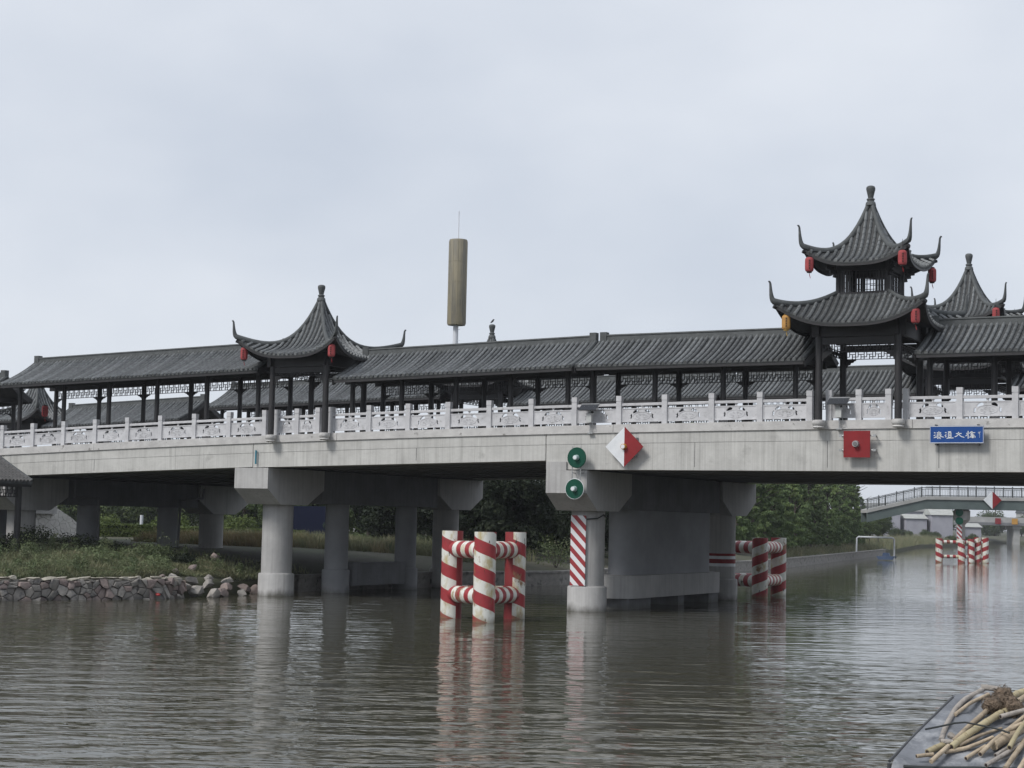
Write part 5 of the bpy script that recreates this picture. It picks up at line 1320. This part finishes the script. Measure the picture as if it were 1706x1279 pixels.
# ------------------------------------------------------------------ moored boat with bamboo, lower right
BU = Vector((.880, .474, 0)); BV = Vector((-.474, .880, 0))   # across / away
boat = empty('covered_boat', (-2.8, -48.6, 0), 'boat roof under a blue grey tarpaulin in the lower right corner', 'boat')
def tz(u, v):
    """height of the tarpaulin; u across to the right, v away"""
    return 1.673 + .42 * v - .05 * v * v
TO = Vector((-4.720, -50.316, 0))
def TP(u, v, dz=0): p = TO + BU * u + BV * v; return Vector((p.x, p.y, tz(u, v) + dz))
b = MB(); rows = []
VV = [-.02 + 1.5 * i / 24 for i in range(25)]
for v in VV:
    ul = .69 * max(0, v); row = [TP(ul - .02, v, -.5), TP(ul - .03, v, -.10)]
    for j in range(30):
        q = j / 29; u = ul + (3.4 - ul) * q ** 1.5; wr = .016 * math.sin(u * 9 + v * 6 + 2 * noise.noise(Vector((u, v, 3)))) + .012 * math.sin(v * 13 - u * 5 + 3 * noise.noise(Vector((u * 2, v, 8)))) + .05 * noise.noise(Vector((u * 2.2, v * 2.2, 1)))
        row.append(TP(u, v, wr * min(1, q * 6)))
    rows.append(row)
for dv, dz in ((.12, .0), (.35, -.12), (.6, -.5), (.65, -1.0)):
    rows.append([Vector((p.x, p.y, p.z + dz)) + BV * dv for p in rows[24]])
front = [[p.copy() for p in rows[0][1:]], [p + Vector((0, 0, -.05)) - BV * .03 for p in rows[0][1:]], [p + Vector((0, 0, -.5)) for p in rows[0][1:]]]
b.grid(rows); b.grid(front); b.build('tarpaulin', M['tarp'], boat, smooth=50, recalc=False)
b = MB(); rows2 = []
for v, uc, wd2, zt_ in ((-5.0, 2.2, .9, 1.15), (-3.5, 2.2, 1.7, .95), (-1.5, 2.3, 2.0, .85), (.3, 2.5, 1.95, .85), (1.2, 2.9, 1.7, .9), (1.9, 3.3, 1.2, .95)):
    cc = TO + BU * uc + BV * v; rows2.append([cc - BU * wd2 + Vector((0, 0, zt_)), cc - BU * wd2 * .95 + Vector((0, 0, .1)), cc - BU * wd2 * .6 + Vector((0, 0, -.4)), cc + BU * wd2 * .6 + Vector((0, 0, -.4)), cc + BU * wd2 * .95 + Vector((0, 0, .1)), cc + BU * wd2 + Vector((0, 0, zt_))])
b.grid(rows2); b.grid([[r_[0] for r_ in rows2], [r_[5] for r_ in rows2]]); b.build('hull', M['hull'], boat)
b = MB()
b.tube([TP(-.03, 0, -.02), TP(-.05, 0, -.75)], .022, 8); b.tube([TP(-.03, 0, .0), TP(.49, .72, .0), TP(.98, 1.44, .0)], .016, 6); b.build('frame', M['dark_metal'], boat)
b = MB(); b.tube([TP(.10, -.06, -.02), TP(.4, -.06, -.03), TP(.8, -.06, -.02), TP(1.6, -.06, -.03)], .022, 6); b.build('edge_strip', M['rope'], boat)
def pole(pts, r0_, r1_, kind, label, hollow=True, knots=0, lift=.06):
    P_ = [TP(u, v, lift + dz) for u, v, dz in pts]
    # resample
    Q = []
    for a, c in zip(P_, P_[1:]):
        for i in range(5): Q.append(a.lerp(c, i / 5))
    Q.append(P_[-1]); n = len(Q)
    Q = [Q[0]] + [(Q[i - 1] + Q[i] * 2 + Q[i + 1]) / 4 for i in range(1, n - 1)] + [Q[-1]]
    rr = [r0_ + (r1_ - r0_) * i / (n - 1) for i in range(n)]
    b = MB(); b.tube(Q, rr, 10)
    o = b.build('bamboo_pole' if kind == 'bamboo' else 'stick', M[kind], at=Q[0], smooth=50); tag(o, label, 'bamboo pole' if kind == 'bamboo' else 'stick', 'poles and sticks on the boat roof')
    if kind == 'bamboo' or knots:
        b = MB()
        for i in range(2, n - 1, 3): t_ = (Q[i + 1] - Q[i - 1]).normalized(); b.tube([Q[i] - t_ * .006, Q[i] + t_ * .006], rr[i] * 1.09, 10)
        b.build('node', M[kind], o, smooth=50)
    if hollow:
        t_ = (Q[0] - Q[1]).normalized(); b = MB(); b.tube([Q[0] + t_ * .001, Q[0] + t_ * .003], r0_ * .68, 10); b.build('end', M['black'], o)
    return o
pole([(0.58, 0.36, 0), (0.7, 0.65, 0), (0.91, 1.06, 0), (1.08, 1.32, 0), (1.3, 1.55, 0), (1.43, 1.71, 0)], 0.028, 0.028, 'stick_grey', 'long bent pale branch arching along the left edge of the boat roof', False, lift=0.030)
pole([(0.86, 0.89, 0), (1.1, 1.19, 0), (1.37, 1.44, 0)], 0.02, 0.02, 'stick', 'thin pale stick inside the bend of the arching branch', False, lift=0.042)
pole([(1.34, 1.62, 0), (1.43, 1.6, 0), (1.53, 1.56, 0), (1.55, 1.45, 0)], 0.034, 0.03, 'stick_grey', 'dark knobbly branch at the very top of the pile', False, lift=0.054)
pole([(0.63, 0.16, 0), (0.83, 0.38, 0), (1.08, 0.63, 0), (1.35, 0.9, 0)], 0.035, 0.038, 'bamboo', 'thickest yellow bamboo pole, in the middle of the pile', True, lift=0.066)
pole([(0.38, 0.12, 0), (0.48, 0.2, 0), (0.61, 0.29, 0)], 0.032, 0.032, 'bamboo', 'short yellow bamboo with a dark open end at the lower left of the pile', True, lift=0.030)
pole([(0.69, 0.31, 0), (0.95, 0.65, 0), (1.24, 1.02, 0)], 0.027, 0.027, 'stick', 'greyish stick lying just left of the thickest yellow bamboo', False, lift=0.042)
pole([(0.24, 0.0, 0), (0.32, 0.02, 0), (0.42, 0.04, 0)], 0.02, 0.02, 'stick', 'dark tipped stick end pointing farthest left', True, lift=0.054)
pole([(0.36, -0.11, 0), (0.48, 0.03, 0), (0.61, 0.18, 0)], 0.024, 0.024, 'stick', 'pale stick sticking out towards the lower edge of the tarpaulin', False, lift=0.066)
pole([(0.56, 0.13, 0), (0.79, 0.21, 0), (0.96, 0.32, 0), (1.13, 0.44, 0)], 0.022, 0.018, 'stick', 'gently curved pale stick right of the thickest yellow bamboo', False, lift=0.030)
pole([(0.72, 0.23, 0), (1.0, 0.45, 0), (1.27, 0.61, 0)], 0.02, 0.014, 'stick', 'thin pale stick running beside the thickest yellow bamboo', False, lift=0.042)
pole([(0.73, -0.02, 0), (0.85, 0.09, 0), (0.99, 0.21, 0)], 0.021, 0.021, 'stick', 'small bamboo end left of the long pale bamboo', True, lift=0.054)
pole([(0.89, 0.04, 0), (1.11, 0.31, 0), (1.34, 0.56, 0), (1.59, 0.85, 0)], 0.024, 0.022, 'stick', 'long pale bamboo reaching the right edge of the picture', True, lift=0.066)
pole([(1.09, 0.27, 0), (1.31, 0.47, 0), (1.54, 0.68, 0)], 0.05, 0.05, 'stick', 'broad pale split log at the right of the pile', False, lift=0.030)
pole([(1.05, 0.07, 0), (1.24, 0.23, 0), (1.45, 0.41, 0)], 0.02, 0.022, 'stick_grey', 'grey stick under the broad pale log', True, lift=0.042)
pole([(0.9, -0.13, 0), (1.13, 0.06, 0), (1.4, 0.29, 0)], 0.024, 0.024, 'stick_grey', 'darkest grey stick near the bottom right', True, lift=0.054)
pole([(1.07, -0.2, 0), (1.25, 0.06, 0), (1.42, 0.31, 0)], 0.026, 0.026, 'stick', 'pale stick crossing the grey sticks at the right edge', False, lift=0.066)
pole([(1.59, 1.38, 0), (1.7, 1.51, 0), (1.82, 1.59, 0)], 0.038, 0.036, 'bamboo', 'yellow bamboo behind the root clump at the top right', False, lift=0.030)
pole([(1.62, 1.24, 0), (1.77, 1.41, 0)], 0.034, 0.034, 'stick', 'pale stick below the yellow bamboo at the top right', False, lift=0.042)
pole([(1.38, 0.92, 0), (1.51, 1.06, 0), (1.62, 1.19, 0)], 0.045, 0.04, 'bamboo', 'short hollow bamboo stump below the root clump', True, lift=0.054)
pole([(0.55, 0.27, 0), (0.6, 0.26, 0), (0.67, 0.25, 0)], 0.026, 0.026, 'stick_grey', 'short greenish stub at the foot of the arching branch', True, lift=0.066)
P_ = [TP(u, v, .15) for u, v, _ in [(0.41, 0.33, 0), (0.59, 0.4, 0), (0.75, 0.47, 0), (0.86, 0.49, 0), (1.04, 0.42, 0), (1.17, 0.36, 0), (1.26, 0.29, 0)]]
b = MB(); b.tube(P_, .010, 6); tag(b.build('rope', M['rope'], smooth=50), 'dark thin rope lying across the sticks on the boat roof', 'rope')
RCL = [TP(u, v, .09) for u, v, _ in [(1.37, 1.11, 0), (1.49, 1.3, 0), (1.49, 1.07, 0), (1.29, 1.03, 0), (1.5, 0.97, 0)]]
def rsamp(rr):
    c = rr.choice(RCL); d = Vector((rr.gauss(0, 1), rr.gauss(0, 1), rr.gauss(0, .7))).normalized(); return c + d * .11 * rr.random() ** .4, d
o = place('root_clump', leaf_cloud(2600, rsamp, .012, M['root'], 9, 'root_clump', .2, 5.0)); tag(o, 'brown clump of matted roots on top of the stick pile', 'roots')
b = MB()
for c in RCL: b.tube([c - Vector((.09, .02, .05)), c - Vector((.03, 0, .0)), c + Vector((.04, .0, .01)), c + Vector((.1, .02, -.04))], [.03, .085, .08, .03], 8)
b.build('root_core', M['root'], o, smooth=60)
u_, v_, _ = (0.7, 0.41, 0)
me = rock_mesh(77, 1, .8, .8, 2, 'stick_grey'); tag(place('stub', me, None, TP(u_, v_, .05), (.3, .2, .4), (.075, .05, .055)), 'knobbly dark root stub beside the thickest yellow bamboo', 'wood')


for i, (u_, v_, a_, L_, k_, lb_) in enumerate(((1.15, -.30, .95, .9, 'stick', 'pale stick angled low behind the broad log'), (1.25, .45, .5, .7, 'stick', 'short pale stick at the upper right behind the root clump'),
        (1.3, .75, .35, .8, 'stick_grey', 'grey branch at the top right of the pile'), (1.2, .1, 1.0, .8, 'bamboo', 'bamboo pole half hidden behind the broad log'))):
    pole([(u_ + math.cos(a_) * L_ * q, v_ + math.sin(a_) * L_ * q, .03 * math.sin(3 * q)) for q in (0, .35, .7, 1)], .026, .022, k_, lb_, True, lift=.07 + .012 * i)
# ------------------------------------------------------------------ air
hzm = bpy.data.materials.new('haze'); hzm.use_nodes = True
hn = hzm.node_tree.nodes; hl = hzm.node_tree.links; hn.clear()
ho = hn.new('ShaderNodeOutputMaterial'); hv = hn.new('ShaderNodeVolumePrincipled'); hv.inputs['Color'].default_value = (.93, .95, 1, 1); hv.inputs['Density'].default_value = .00019; hv.inputs['Anisotropy'].default_value = .2
hl.new(hv.outputs[0], ho.inputs['Volume'])
HAZE = True
if HAZE:
    b = MB(); b.box(-3100, 3100, -1600, 3100, -3.6, 29); tag(b.build('haze', hzm), kind='stuff')
